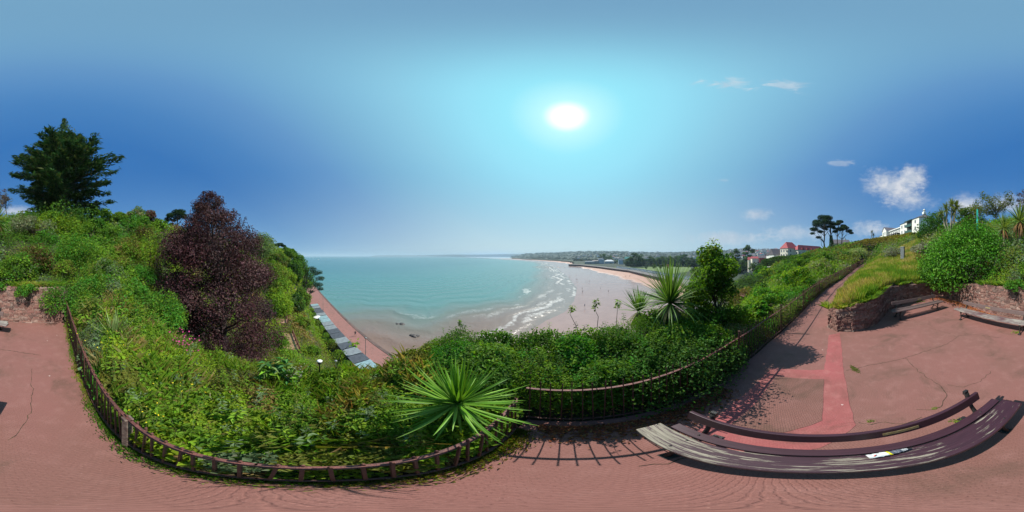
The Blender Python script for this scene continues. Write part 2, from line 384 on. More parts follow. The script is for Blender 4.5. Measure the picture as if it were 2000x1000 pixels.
# ------------------------------------------------------------------ plan of the place (metres; terrace at z = 0)
FENCE_A = [(.04, 1.50), (-.54, 0.0), (-.812, -.781), (-1.16, -1.85), (-2.46, -5.69)]       # seaward railing
FENCE_B = [(.16, 1.72), (1.9, 1.106), (3.01, .70), (4.55, 0.0), (8.7, -2.3)]               # railing along the path
PATH_F = [(8.7, -2.3, 0), (12.4, -4.7, .02), (16.1, -7.6, .06), (25, -14.8, .4), (33, -22, .95), (40, -29.5, 1.6)]
PATH_R = [(8.0, -3.55, 0), (11.6, -5.9, .02), (15.2, -8.7, .06), (24, -15.9, .4), (31.9, -22.9, .95), (38.8, -30.3, 1.6)]
WALL_P = [(6.5, -2.72), (5.75, -2.28), (5.34, -2.08), (4.95, -2.22), (4.66, -2.7), (4.62, -3.2), (4.82, -3.8), (5.4, -4.7), (5.85, -5.6), (5.98, -7.0), (5.6, -8.5), (5.1, -9.1)]
WALL_PH = [.30, .62, .74, .84, .96, 1.06, 1.16, 1.2, 1.18, 1.1, 1.0, .95]
WALL_B = [(5.1, -9.1), (3.82, -8.84), (1.5, -7.3), (-.46, -6.28), (-2.3, -5.8)]
WALL_BH = [.95, 1.05, 1.35, 1.5, 1.5]
TERR = FENCE_A[::-1]+FENCE_B+[(8.0, -3.55)]+WALL_P+WALL_B[1:]
SEA_Z, PROM_Z, SAND_Z = -21.5, -17.3, -20.4
PROM_SEA = [(-330, 85), (-160, 50.5), (-79, 32.8), (-40.8, 25.0), (-17.7, 20.4), (5, 18.5), (40, 24), (90, 46), (106.6, 63), (124, 107), (147, 169), (153, 260), (150, 330), (135, 372)]
PROM_INL = [(-330, 70), (-160, 38), (-79, 24.3), (-40.8, 18.0), (-17.7, 14.1), (5, 11.5), (46, 14), (100, 37), (117, 58), (135, 104), (158, 167), (165, 260), (163, 333), (148, 385)]
SHORE = [(-30, 22.0), (-10, 23), (-2, 40), (12, 57), (22, 65), (32, 80), (46, 110), (60, 165), (72, 229), (98, 380), (120, 560), (100, 760), (40, 980), (-60, 1200)]   # water's edge

def seg_d(x, y, pts, closed=False):
    """distance, signed side (left +) and interpolation index of nearest segment"""
    best = np.full(np.shape(x), 1e18); side = np.zeros(np.shape(x)); par = np.zeros(np.shape(x))
    n = len(pts)
    for i in range(n if closed else n-1):
        ax, ay = pts[i][:2]; bx, by = pts[(i+1) % n][:2]; dx, dy = bx-ax, by-ay; L2 = dx*dx+dy*dy
        t = np.clip(((x-ax)*dx+(y-ay)*dy)/L2, 0, 1); d = (x-ax-t*dx)**2+(y-ay-t*dy)**2
        k = d < best; best = np.where(k, d, best); side = np.where(k, dx*(y-ay)-dy*(x-ax), side); par = np.where(k, i+t, par)
    return np.sqrt(best), np.sign(side), par
def inside(x, y, poly):
    r = np.zeros(np.shape(x), bool); n = len(poly)
    for i in range(n):
        ax, ay = poly[i][:2]; bx, by = poly[(i+1) % n][:2]
        c = ((ay > y) != (by > y)); xx = ax+(y-ay)*(bx-ax)/((by-ay) if by != ay else 1e-12)
        r ^= c & (x < xx)
    return r
def poly_sd(x, y, poly):
    d, _, par = seg_d(x, y, poly, True); return np.where(inside(x, y, poly), -d, d), par
N_FENCE = len(FENCE_A)+len(FENCE_B)-1     # edges before this index are fence edges

# surface of the planting along rays: distance -> height
TAB = {
 0: [(6.5, 1.6), (9, 2.7), (14, 4.8), (19, 7.0), (24, 7.9), (60, 8.5)],
 60: [(6.4, 1.6), (9, 2.7), (13, 4.5), (18, 7.5), (24, 8.1), (60, 8.5)],
 110: [(6.4, 1.5), (8, 2.1), (11, 3.5), (18, 7.5), (24, 8.2), (60, 8.5)],
 140: [(4.6, .55), (5.6, 1.0), (7.5, 1.6), (10, 2.8), (15, 5.2), (19, 7.5), (26, 8.2), (60, 9)],
 180: [(2.3, .6), (3.6, .9), (5.5, 1.15), (8, 2.0), (12, 3.4), (19, 6.9), (26, 8), (60, 9)],
 220: [(1.55, .65), (2.4, .9), (3.4, 1.05), (5.5, 1.3), (9, 2.1), (15, 4.2), (22, 7.3), (30, 8.6), (60, 9)],
 260: [(1.2, .7), (2.2, .85), (3.2, .95), (6, 1.0), (10, 2.0), (16, 4.3), (24, 7.8), (32, 9), (60, 9.5)],
 300: [(1.0, .66), (2, .8), (3.2, .75), (5, .6), (8, .5), (12, 2.0), (18, 4.6), (26, 8.0), (34, 9), (60, 9.5)],
 340: [(.85, .6), (1.7, .66), (3, .5), (4.5, .2), (7, -1.4), (12, -1.8), (18, 2.6), (28, 7.6), (36, 8.5), (60, 9)],
 420: [(.74, .52), (1.4, .5), (2.8, .1), (4.5, -.4), (7, -2.6), (11, -5.2), (15, -5.6), (20, -3.6), (30, 4), (40, 7), (60, 7.5)],
 500: [(.68, .5), (1.3, .55), (2.5, .2), (4, -.35), (6, -2.4), (12, -6.6), (20, -7.4), (28, -4.2), (36, 1), (44, 4.6), (54, 5.6), (80, 6)],
 545: [(.66, .5), (1.3, .55), (3.3, .0), (5, -1.6), (10, -5.6), (14, -6.6), (20, -6.8), (26, -5.7), (33, -3.8), (40, .6), (48, 4.0), (56, 4.6), (80, 4.5)],
 575: [(.66, .5), (1.3, .55), (3.3, .0), (5, -1.8), (14, -7.2), (19, -8), (26, -7.6), (34, -5.7), (42, -2.6), (50, 2.6), (58, 3.2), (80, 3)],
 600: [(.66, .5), (1.3, .55), (3.3, .0), (5, -2.0), (14, -8.2), (19, -9.4), (26, -9.9), (34, -10.2), (45, -11.6), (57, -14), (80, -10)],
 620: [(.66, .5), (1.3, .55), (3.3, .0), (5, -2.5), (14, -9.5), (18, -10.4), (26, -11.9), (33, -14), (42, -17), (80, -17.5)],
 640: [(.66, .5), (1.3, .55), (3.3, .0), (5, -3), (14, -10.5), (20, -12.6), (24, -14.6), (28, -17), (80, -17.5)],
 680: [(.68, .5), (1.3, .58), (3.1, .1), (5, -2.8), (8, -6.4), (14, -12), (20, -16.5), (24, -17.5), (80, -17.5)],
 740: [(.72, .5), (1.4, .62), (3.2, .12), (5, -2.6), (8, -6.4), (14, -13), (18, -17), (80, -17.5)],
 800: [(.8, .55), (1.8, .6), (3.4, .42), (5, -1.6), (8, -5.6), (14, -12.4), (19, -17.2), (80, -17.5)],
 860: [(.95, .55), (2, .72), (3.6, .68), (5, -.9), (8, -4.8), (14, -12), (20, -17.4), (80, -17.5)],
 900: [(1.0, .6), (2, .8), (3.8, .92), (5, -.3), (8, -4.2), (14, -12), (20, -17.4), (80, -17.5)],
 1000: [(1.7, .62), (2.6, .86), (4.2, 1.1), (5.3, .4), (8, -3.2), (15, -12), (21, -17.5), (80, -17.5)],
 1100: [(1.85, .66), (3, .86), (4.4, 1.1), (5.7, .2), (9, -4), (16, -12), (23, -17.5), (80, -17.5)],
 1200: [(1.95, .7), (3, .88), (4.5, 1.1), (6, .2), (9, -3.6), (17, -12), (26, -17.5), (80, -17.5)],
 1280: [(2.2, .72), (3.2, .9), (4.6, 1.05), (6, .3), (10, -3), (18, -10), (32, -17.5), (120, -17.6)],
 1360: [(2.75, .85), (3.5, .95), (5, .8), (7, -.4), (11, -3.2), (20, -9), (42, -16), (60, -17.5), (120, -17.6)],
 1430: [(3.5, .75), (4.6, .7), (7, -.1), (10, -1.2), (20, -5), (34, -7.5), (50, -10), (80, -15), (120, -17.6)],
 1480: [(4.3, .45), (5.4, .6), (8, .3), (14, -.6), (22, -2.2), (34, -3.4), (50, -4), (75, -7), (110, -13), (140, -17)],
 1520: [(5.0, .4), (6.2, .6), (8.5, .55), (13, .15), (22, -.9), (30, -1.2), (45, -.6), (60, -.2), (80, -1.0), (120, -6), (150, -12)],
 1580: [(9.5, .35), (11, .6), (14, .8), (24, .5), (34, .7), (44, 1.5), (60, 3.0), (75, 4.2), (95, 3.5), (130, 2)],
 1610: [(6.4, .3), (7, -.1), (12, -.1), (13.2, .35), (16, .8), (24, 1.0), (34, 1.3), (50, 3.5), (66, 5.2), (90, 6), (130, 5)],
 1625: [(5.9, .7), (6.8, .62), (7.6, .2), (8.2, -.1), (14, -.1), (15.4, .4), (18, .9), (26, 1.2), (38, 2.2), (54, 4.6), (66, 5.9), (100, 7), (130, 7)],
 1640: [(5.6, .85), (7.2, .92), (8.4, .75), (9.3, .1), (16.8, .0), (18.2, .5), (21, 1.1), (30, 1.6), (50, 4.2), (62, 6.4), (100, 8), (130, 8)],
 1660: [(5.6, 1.0), (8, 1.12), (11, 1.05), (13.4, .4), (14.5, .05), (21, .15), (24, .8), (27, 1.5), (34, 2.1), (50, 4.6), (64, 7.4), (100, 9), (130, 9)],
 1680: [(5.7, 1.1), (10, 1.4), (15, 1.35), (18.5, .6), (20.5, .2), (27, .4), (30, 1.5), (40, 3.0), (62, 7.4), (100, 11), (130, 11)],
 1700: [(5.8, 1.15), (11, 1.5), (20, 1.75), (32, 1.85), (38, 1.2), (46, 1.7), (50, 2.8), (62, 7.2), (75, 9.8), (110, 12), (130, 12)],
 1720: [(6.5, 1.2), (11, 1.5), (18, 2.2), (28, 3.0), (45, 5.2), (60, 8), (75, 10.3), (115, 13), (130, 13)],
 1745: [(8.4, 1.25), (11, 1.6), (17, 2.3), (25, 3.6), (45, 7.0), (70, 10.2), (115, 13), (130, 13)],
 1800: [(9.8, 1.2), (11.5, 1.7), (16, 3.0), (22, 4.6), (30, 6.2), (55, 10), (70, 11), (130, 12)],
 1850: [(10.4, 1.1), (12, 1.8), (16, 3.6), (22, 6.0), (30, 8.0), (50, 10), (130, 12)],
 1900: [(9.3, 1.2), (11, 1.8), (15, 3.8), (20, 5.8), (30, 8.6), (50, 9.5), (130, 11)],
 1945: [(7.9, 1.35), (9.5, 2.0), (13, 3.8), (20, 6.6), (28, 8.4), (60, 9.2), (130, 10)],
}
_lr = np.linspace(math.log(.4), math.log(140), 200)
_tp = np.array(sorted(TAB)+[2000.0]); _tz = []
for k in sorted(TAB)+[0]:
    d = np.array(TAB[k]); _tz.append(np.interp(_lr, np.log(d[:, 0]), d[:, 1]))
_tz = np.array(_tz)
_k = np.ones(5)/5; _tz = np.array([np.convolve(np.pad(r, 2, 'edge'), _k, 'valid') for r in _tz])
def prof(x, y):
    D = np.hypot(x, y); px = (np.degrees(np.arctan2(x, y))/.18+1000) % 2000
    i = np.clip(np.searchsorted(_tp, px, 'right')-1, 0, len(_tp)-2); f = (px-_tp[i])/(_tp[i+1]-_tp[i]); f = f*f*(3-2*f)*.5+f*.5
    u = np.clip((np.log(np.maximum(D, .4))-_lr[0])/(_lr[1]-_lr[0]), 0, 198.999); j = u.astype(int); g = u-j
    return (_tz[i, j]*(1-g)+_tz[i, j+1]*g)*(1-f)+(_tz[i+1, j]*(1-g)+_tz[i+1, j+1]*g)*f
_strip = [p[:2] for p in PATH_F]+[p[:2] for p in PATH_R][::-1]
def caps(x, y):
    """limits that keep the hillside clear of terrace, path and promenade"""
    z = np.full(np.shape(x), 99.0)
    d, s, par = seg_d(x, y, PROM_INL); s = np.where(s == 0, 1, s); q = d*s
    land = np.where(q > 0, PROM_Z-.4, PROM_Z-.35+3.0*np.maximum(0, -q-2.9)); z = np.minimum(z, land)
    d2, s2, _ = seg_d(x, y, PROM_SEA); z = np.where((d2*s2 > -.6) & (q > 0), -26.0, z)
    return z
def lumps(x, y):
    D = np.hypot(x, y)
    a, ia = worley(x, y, .75); b, ib = worley(x+31, y+7, 2.4); c, ic = worley(x+3, y+55, 5.0)
    w1 = np.clip((9-D)/4, 0, 1); w3 = np.clip((D-24)/14, 0, 1); w2 = (1-w1)*(1-w3)
    dome = lambda q: np.sqrt(np.clip(1-q*q*1.2, 0, 1))
    h = w1*(dome(a)-.75)*.62+w2*(dome(b)-.7)*1.15+w3*(dome(c)-.7)*2.2
    h = h+(fbm(x*1.3, y*1.3, 3)-.45)*np.clip(D*.06, .15, .9)
    return h, np.where(D < 7.5, ia, np.where(D < 30, ib, ic))
def flatk(x, y):      # places kept smooth: meadow bank beside the path
    px = (np.degrees(np.arctan2(x, y))/.18+1000) % 2000; D = np.hypot(x, y)
    _, s, _ = seg_d(x, y, [p[:2] for p in PATH_R]); return ((px > 1605) & (px < 1800) & (D < 26) & (s < 0))
def surf(x, y, lump=1.0):
    h, i = lumps(x, y); k = np.where(flatk(x, y), .12, 1.0)
    return np.minimum(prof(x, y)+h*lump*k, caps(x, y)+1.2), i

def build_ground():
    na, nd = 900, 250
    az = np.linspace(0, 2*PI, na, endpoint=False); D = np.exp(np.linspace(math.log(.38), math.log(140), nd))
    A, DD = np.meshgrid(az, D, indexing='ij'); x = DD*np.sin(A); y = DD*np.cos(A)
    z, _ = surf(x, y, .8); fk = flatk(x, y)
    z = z-np.where(fk, .06, np.clip(.10+.04*DD, .2, .8)); z = np.minimum(z, caps(x, y))
    sd, par = poly_sd(x, y, TERR); fence = par < N_FENCE-.001
    near = np.clip(sd/.5, 0, 1); zf = np.minimum(z, -.10+near*(z+.10)); zw = np.where(sd > .26, z, -.3)
    zz = np.where(fence, zf, zw); z = np.where(sd < 0, -.3, np.where(sd < .6, zz, z))
    sp, _ = poly_sd(x, y, _strip); zp = np.interp(np.hypot(x, y), [math.hypot(p[0], p[1]) for p in PATH_F], [p[2] for p in PATH_F])
    z = np.where(sp < .25, np.minimum(z, zp-.12), np.where(sp < .7, np.minimum(z, zp-.12+(sp-.25)*2), z))
    V = np.stack([x, y, z], -1).reshape(-1, 3)
    tag(link('hillside', np_mesh('hillside', V, grid_faces(na, nd, True), MATS['soil'])), kind='structure')
build_ground()

# ---- terrace and path: one sheet each, with repair bands laid on top
def sheet(name, pts, z, m, kind='structure'):
    bm = bmesh.new(); vs = [bm.verts.new((p[0], p[1], p[2] if len(p) > 2 else z)) for p in pts]
    f = bm.faces.new(vs); bmesh.ops.triangulate(bm, faces=[f], ngon_method='EAR_CLIP'); bmesh.ops.recalc_face_normals(bm, faces=bm.faces)
    if sum(f.normal.z for f in bm.faces) < 0: bmesh.ops.reverse_faces(bm, faces=bm.faces)
    me = bpy.data.meshes.new(name); bm.to_mesh(me); bm.free(); me.materials.append(m); return tag(link(name, me), kind=kind)
sheet('terrace', TERR, 0.0, MATS['pavement'])
mbp = MB()
for i in range(len(PATH_F)-1): mbp.add([PATH_F[i], PATH_F[i+1], PATH_R[i+1], PATH_R[i]], [(3, 2, 1, 0)])
tag(mbp.build('footpath', MATS['pavement']), kind='structure')
def rough_poly(pts, amp, step=.12):
    out = []
    for i in range(len(pts)):
        a = Vector(pts[i]); b = Vector(pts[(i+1) % len(pts)]); n = max(1, int((b-a).length/step)); nr = Vector((-(b-a).y, (b-a).x)).normalized()
        for k in range(n):
            p = a+(b-a)*(k/n); out.append(tuple(p+nr*(rng.rand()-.5)*amp*(1 if k else 0)))
    return out
OUTER = [(3.30, -.08), (3.03, -1.09), (4.76, -1.86), (4.80, -2.27), (2.56, -1.31), (1.37, -.82), (1.06, -.345), (1.0, .15), (1.34, .62), (2.2, .42)]
INNER = [(2.964, -.14), (2.69, -.96), (1.60, -.55), (1.42, -.13), (1.56, .37), (2.3, .1)]
sheet('repair_band', rough_poly(OUTER, .025), .004, MATS['repair_band'])
sheet('pavement_patch', rough_poly(INNER, .02), .008, MATS['pavement_patch'])
def crack(pts, w):
    mb = MB(); P = []
    for i in range(len(pts)-1):
        a = Vector(pts[i]); b = Vector(pts[i+1]); n = max(2, int((b-a).length/.07))
        P += [a+(b-a)*(k/n)+Vector((rng.normal()*.012, rng.normal()*.012)) for k in range(n)]
    P.append(Vector(pts[-1]))
    for i in range(len(P)-1):
        d = (P[i+1]-P[i]).normalized(); nr = Vector((-d.y, d.x)); w0 = w*(.4+rng.rand()); w1 = w*(.4+rng.rand())
        mb.add([(*(P[i]-nr*w0), .004), (*(P[i+1]-nr*w1), .004), (*(P[i+1]+nr*w1), .004), (*(P[i]+nr*w0), .004)], [(0, 1, 2, 3)])
    tag(mb.build('pavement_crack', MATS['crack_dark']), kind='structure')
def pxs(l): return [gp(a, b)[:2] for a, b in l]
crack(pxs([(1651, 724), (1700, 713), (1765, 700), (1805, 687), (1850, 672), (1872, 656), (1905, 653), (1955, 660)]), .0055)
crack(pxs([(1768, 699), (1790, 722), (1818, 742), (1840, 755), (1848, 775), (1838, 795), (1826, 800), (1790, 800)]), .005)
crack(pxs([(1848, 752), (1880, 756), (1915, 745), (1935, 725)]), .0042)
crack(pxs([(1815, 640), (1850, 650), (1868, 658)]), .0042)
crack(pxs([(1674, 825), (1700, 828), (1730, 826), (1762, 829), (1800, 815)]), .0042)
crack(pxs([(1245, 910), (1300, 905), (1350, 893), (1370, 882)]), .004)
crack(pxs([(0, 682), (40, 688), (80, 694)]), .008); crack(pxs([(62, 720), (62, 800), (30, 850), (15, 860)]), .004)

# ---- sea, beach, promenade
def build_sea():
    az = np.radians(np.arange(-84, 62, .5)); D = np.concatenate([np.exp(np.linspace(math.log(14), math.log(1500), 240)), np.exp(np.linspace(math.log(1600), math.log(12500), 14))])
    A, DD = np.meshgrid(az, D, indexing='ij'); x = DD*np.sin(A); y = DD*np.cos(A)
    d, s, _ = seg_d(x, y, SHORE); sh = d*np.where(s == 0, 1, s)
    d2, s2, _ = seg_d(x, y, PROM_SEA)
    V = np.stack([x, y, np.full_like(x, SEA_Z)], -1).reshape(-1, 3); F = grid_faces(len(az), len(D))
    sf = sh.ravel(); keep = (sf[F].max(1) > -3); me = np_mesh('sea', V, F[keep], None or MATS['sea'], False, None, {'shore': sf})
    tag(link('sea', me), kind='structure')
def sea_mat():
    m = bpy.data.materials.new('sea'); m.use_nodes = True; t = NT(m.node_tree); p = t.n['Principled BSDF']
    a = t.node('ShaderNodeAttribute', attribute_name='shore'); sh = a.outputs['Fac']; tc = t.node('ShaderNodeTexCoord'); v = tc.outputs['Object']
    big = t.noise(v, .02, 4, .55); med = t.noise(v, .075, 5, .6); fine = t.noise(v, .55, 6, .68); vf = t.noise(v, 1.9, 5, .7)
    s1 = t.m('ADD', sh, t.m('MULTIPLY', t.m('SUBTRACT', big, .5), 26)); s2 = t.m('ADD', s1, t.m('MULTIPLY', t.m('SUBTRACT', med, .5), 16))
    depth = t.m('DIVIDE', t.m('MAXIMUM', t.m('ADD', s1, t.m('MULTIPLY', t.m('SUBTRACT', med, .5), 10)), 0.0), 260.0, clamp=True)
    col = t.ramp(depth, [(0, (.18, .112, .088)), (.05, (.17, .12, .098)), (.10, (.135, .15, .13)), (.17, (.085, .19, .18)), (.5, (.058, .185, .18)), (1, (.035, .15, .158))])
    sx0 = t.node('ShaderNodeSeparateXYZ'); t.l.new(v, sx0.inputs[0]); surfz = t.m('MULTIPLY', t.sstep(sx0.outputs['X'], -25, 25), t.sstep(depth, .16, .02)); col = t.mix(t.m('MULTIPLY', surfz, .7), col, (.185, .185, .175))
    weed = t.sstep(t.noise(t.vm('MULTIPLY', v, (1, 1, 1)), .11, 4, .6), .66, .76)
    col = t.mix(t.m('MULTIPLY', weed, t.m('MULTIPLY', t.sstep(sh, 40, 12), .55)), col, (.06, .06, .05))
    foam = None; sxp = t.node('ShaderNodeSeparateXYZ'); t.l.new(v, sxp.inputs[0]); expo = t.m('ADD', .25, t.m('MULTIPLY', t.sstep(sxp.outputs['X'], -22, 18), .75))
    for c, w, nz, lo, hi, op in ((2.0, .9, .10, .42, .58, .7), (7, .9, .028, .47, .60, .85), (12, 1.1, .024, .48, .61, .9), (18, 1.3, .024, .51, .64, .95), (25, 1.1, .024, .54, .66, .9), (33, .9, .035, .57, .66, .85), (44, .8, .05, .63, .70, .7)):
        dd = t.m('ABSOLUTE', t.m('SUBTRACT', s2, c)); band = t.sstep(dd, w*2.2, w*.3)
        patch = t.sstep(t.noise(t.vm('ADD', v, (c*7.1, c*3.3, 0)), nz, 3, .5), lo, hi)
        f = t.m('MULTIPLY', t.m('MULTIPLY', band, patch), t.m('MULTIPLY', expo, op*.82)); foam = f if foam is None else t.m('MAXIMUM', foam, f)
    foam = t.m('MULTIPLY', foam, t.sstep(t.m('ADD', t.m('MULTIPLY', fine, .6), t.m('MULTIPLY', vf, .4)), .38, .64))
    col = t.mix(foam, col, (.72, .72, .70)); t.l.new(col, p.inputs['Base Color'])
    t.l.new(t.m('ADD', .24, t.m('MULTIPLY', foam, .6)), p.inputs['Roughness']); p.inputs['IOR'].default_value = 1.33; p.inputs['Specular IOR Level'].default_value = .4
    sw = t.m('SINE', t.m('MULTIPLY', t.m('ADD', s2, t.m('MULTIPLY', s1, .5)), .42))
    h = t.m('ADD', t.m('ADD', t.m('MULTIPLY', sw, t.m('MULTIPLY', .30, t.sstep(sh, 300, 10))), t.m('MULTIPLY', fine, .16)), t.m('MULTIPLY', foam, .12))
    b = t.node('ShaderNodeBump'); b.inputs['Strength'].default_value = .55; b.inputs['Distance'].default_value = 1.0
    t.l.new(h, b.inputs['Height']); t.l.new(b.outputs[0], p.inputs['Normal']); MATS['sea'] = m
sea_mat(); build_sea()

def beach_mat():
    m = bpy.data.materials.new('beach_sand'); m.use_nodes = True; t = NT(m.node_tree); p = t.n['Principled BSDF']
    a = t.node('ShaderNodeAttribute', attribute_name='shore'); tc = t.node('ShaderNodeTexCoord'); v = tc.outputs['Object']
    inl = t.m('ADD', t.m('MULTIPLY', a.outputs['Fac'], -1.0), t.m('MULTIPLY', t.m('SUBTRACT', t.noise(v, .022, 4, .6), .5), 44))
    dry = t.sstep(inl, 48, 58); n = t.noise(v, .18, 6, .65)
    wet = t.mix(t.sstep(n, .35, .7), (.29, .19, .165), (.25, .16, .14)); dr = t.mix(t.sstep(n, .3, .7), (.36, .20, .145), (.31, .17, .125))
    weed = t.m('MULTIPLY', t.sstep(t.noise(v, .09, 5, .7), .60, .68), t.m('MULTIPLY', t.sstep(inl, 38, 46), t.sstep(inl, 62, 52)))
    col = t.mix(t.m('MULTIPLY', weed, .7), t.mix(dry, wet, dr), (.12, .09, .075)); t.l.new(col, p.inputs['Base Color'])
    t.l.new(t.m('ADD', t.m('ADD', .10, t.m('MULTIPLY', n, .1)), t.m('MULTIPLY', dry, .65)), p.inputs['Roughness'])
    b = t.node('ShaderNodeBump'); b.inputs['Strength'].default_value = .25; b.inputs['Distance'].default_value = .1
    t.l.new(t.m('MULTIPLY', t.noise(v, .5, 5, .6), t.m('ADD', .25, dry)), b.inputs['Height']); t.l.new(b.outputs[0], p.inputs['Normal']); MATS['beach_sand'] = m
beach_mat()
COAST = [(178, 440), (215, 560), (205, 720), (165, 900), (75, 1150), (-30, 1700)]
def build_beach():
    az = np.radians(np.arange(-62, 72, .8)); D = np.exp(np.linspace(math.log(16), math.log(1300), 150))
    A, DD = np.meshgrid(az, D, indexing='ij'); x = DD*np.sin(A); y = DD*np.cos(A)
    d, s, _ = seg_d(x, y, SHORE); sh = d*np.where(s == 0, 1, s)
    d2, s2, _ = seg_d(x, y, PROM_INL[:-1]+COAST); q = d2*np.where(s2 == 0, 1, s2)
    z = np.where(sh > 0, SEA_Z-.05*np.minimum(sh, 60), SEA_Z+.013*np.minimum(-sh, 58)+.03*np.maximum(0, np.minimum(-sh-58, 40)))
    z = z+.02*(fbm(x*.05, y*.05, 3)-.5)
    V = np.stack([x, y, z], -1).reshape(-1, 3); F = grid_faces(len(az), len(D)); qf = q.ravel(); sf = sh.ravel()
    keep = (qf[F].min(1) > .5) & (sf[F].min(1) < 40)
    tag(link('beach', np_mesh('beach', V, F[keep], MATS['beach_sand'], True, None, {'shore': sf})), kind='structure')
build_beach()
mbp = MB()
for i in range(len(PROM_SEA)-1):
    a, b, c, d = PROM_SEA[i], PROM_SEA[i+1], PROM_INL[i+1], PROM_INL[i]
    mbp.add([(*a, PROM_Z), (*b, PROM_Z), (*c, PROM_Z), (*d, PROM_Z)], [(3, 2, 1, 0)], mi=0 if i < 6 else 1)
tag(mbp.build('promenade', [MATS['prom_paving'], MATS['tarmac']]), kind='structure')
mbw = MB()                                   # sea wall with a coping, outside the paving edge
def off(pts, k):
    out = []
    for i, p in enumerate(pts):
        a = Vector(pts[max(i-1, 0)][:2]); b = Vector(pts[min(i+1, len(pts)-1)][:2]); d = (b-a).normalized(); out.append((p[0]-d.y*k, p[1]+d.x*k))
    return out
o0 = off(PROM_SEA, .02); o1 = off(PROM_SEA, .7)
for i in range(len(o0)-1):
    t0, t1 = PROM_Z+.06, -24.5
    mbw.add([(*o0[i], t0), (*o0[i+1], t0), (*o1[i+1], t0), (*o1[i], t0), (*o0[i], t1), (*o0[i+1], t1), (*o1[i+1], t1), (*o1[i], t1)],
            [(3, 2, 1, 0), (2, 3, 7, 6), (0, 1, 5, 4)])
sw = mbw.build('sea_wall', MATS['wall_brown']); tag(sw, 'long dark stone sea wall holding up the promenade above the beach', 'sea wall')
# ------------------------------------------------------------------ planting
YG = (.17, .25, .02); LG = (.115, .205, .02); MG = (.068, .145, .018); DG = (.032, .085, .014); BG = (.11, .155, .085); OL = (.125, .14, .028); DRY = (.21, .155, .06); EM = (.055, .175, .022); PALE = (.20, .21, .12); BR = (.09, .06, .025)
PAL = {
 'left': [MG, LG, EM, LG, OL, EM, BG, LG, MG, YG], 'mid': [YG, LG, LG, OL, YG, BG, YG, DRY, LG, MG, LG, YG],
 'front': [YG, YG, LG, YG, OL, LG, YG, MG, LG], 'ivy': [MG, LG, (.045, .105, .016), EM, MG, (.10, .185, .03), LG, MG], 'right': [LG, YG, EM, LG, MG, LG, PALE], 'far': [MG, OL, MG, LG, OL, DG], 'cliff': [LG, OL, YG, LG, YG, OL, DRY], 'up': [MG, OL, LG, BG, OL, PALE, MG],
}
PK = list(PAL)
def region(px, D):
    r = np.full(px.shape, PK.index('left'))
    r = np.where((px >= 200) & (px < 560) & (D < 6.5), PK.index('mid'), r)
    r = np.where((px >= 330) & (px < 720) & (D >= 6.5), PK.index('cliff'), r)
    r = np.where((px >= 540) & (px < 840) & (D < 8), PK.index('front'), r)
    r = np.where((px >= 840) & (px < 1445), PK.index('ivy'), r)
    r = np.where((px >= 1380) & (px < 1660) & (D > 3), PK.index('right'), r)
    r = np.where((px >= 1340) & (px < 1720) & (D > 26), PK.index('far'), r)
    return np.where((px >= 1720), PK.index('up'), r)
def cover(name, label, px0, px1, D0, D1, n, kmul=1.0, m='leaf', thick=1.0, dark=1.0):
    px = px0+(px1-px0)*rng.rand(n); px = px+rng.normal(size=n)*3; D = np.exp(math.log(D0)+(math.log(D1)-math.log(D0))*rng.rand(n))
    x, y = D*np.sin(np.radians((px-1000)*.18)), D*np.cos(np.radians((px-1000)*.18))
    sd, par = poly_sd(x, y, TERR); fence = par < N_FENCE-.001
    sp, _ = poly_sd(x, y, _strip)
    d2, s2, _ = seg_d(x, y, PROM_INL); q = d2*s2
    ok = (sd > np.where(fence, .03, .22)) & (sp > .15) & (q < -3.0) & ~flatk(x, y)
    x, y, px, D, sd, fence = (a[ok] for a in (x, y, px, D, sd, fence)); n = len(x)
    z, idn = surf(x, y); e = np.clip(D*.02, .03, 1.0)
    zx, _ = surf(x+e, y); zy, _ = surf(x, y+e)
    N = np.stack([-(zx-z)/e, -(zy-z)/e, np.ones(n)], -1); N = unit(np.clip(N, -3, 3))
    th = np.clip(.13+.045*D, .2, .8)*thick*np.where(fence, np.clip(sd/.3, .35, 1), 1)
    u = rng.rand(n)**1.6; z = z-u*th
    z = np.where(fence & (sd < .35), np.minimum(z, .25+sd*1.9+.12*rng.rand(n)), z)
    reg = region(px, D); lens = np.array([len(PAL[k]) for k in PK]); flat = np.array([c for k in PK for c in PAL[k]]); offs = np.concatenate([[0], np.cumsum(lens)[:-1]])
    ci = offs[reg]+np.minimum((idn*lens[reg]).astype(int), lens[reg]-1)
    sw = rng.rand(n) < .14; ci = np.where(sw, offs[reg]+(rng.rand(n)*lens[reg]).astype(int), ci)
    col = vary(flat, n, .16, ci)*dark
    S = np.maximum(.036, .0092*D)*(.55+.9*rng.rand(n))*kmul*(.65+.9*((idn*7.3) % 1))
    P = np.stack([x, y, z], -1)+rng.normal(size=(n, 3))*np.clip(.012*D, .02, .35)[:, None]
    Nn = N+rng.normal(size=(n, 3))*.62
    o = link(name, leaf_mesh(name, P, Nn, S, col, .55+.3*rng.rand(n)[:, None], fold=.18, mat=MATS[m], droop=.15))
    return tag(o, label, 'ground cover', kind='stuff')
cover('ivy_cover', 'bright green ivy and creeper blanket over the slope left of the rusty railing', 120, 345, 1.4, 28, 95000)
cover('wall_top_planting', 'mixed green undergrowth covering the bank above the far stone wall', -70, 125, 6.3, 30, 34000)
cover('weed_thicket', 'tangled yellow green weeds on the slope just beyond the low railing', 150, 560, .62, 8, 105000, 1.2)
cover('herb_thicket', 'sunlit yellow green weeds along the cliff edge above the beach huts', 555, 850, .62, 7, 85000, 1.2)
cover('cliff_scrub', 'green scrub covering the steep cliff behind the beach huts', 330, 720, 7, 100, 150000)
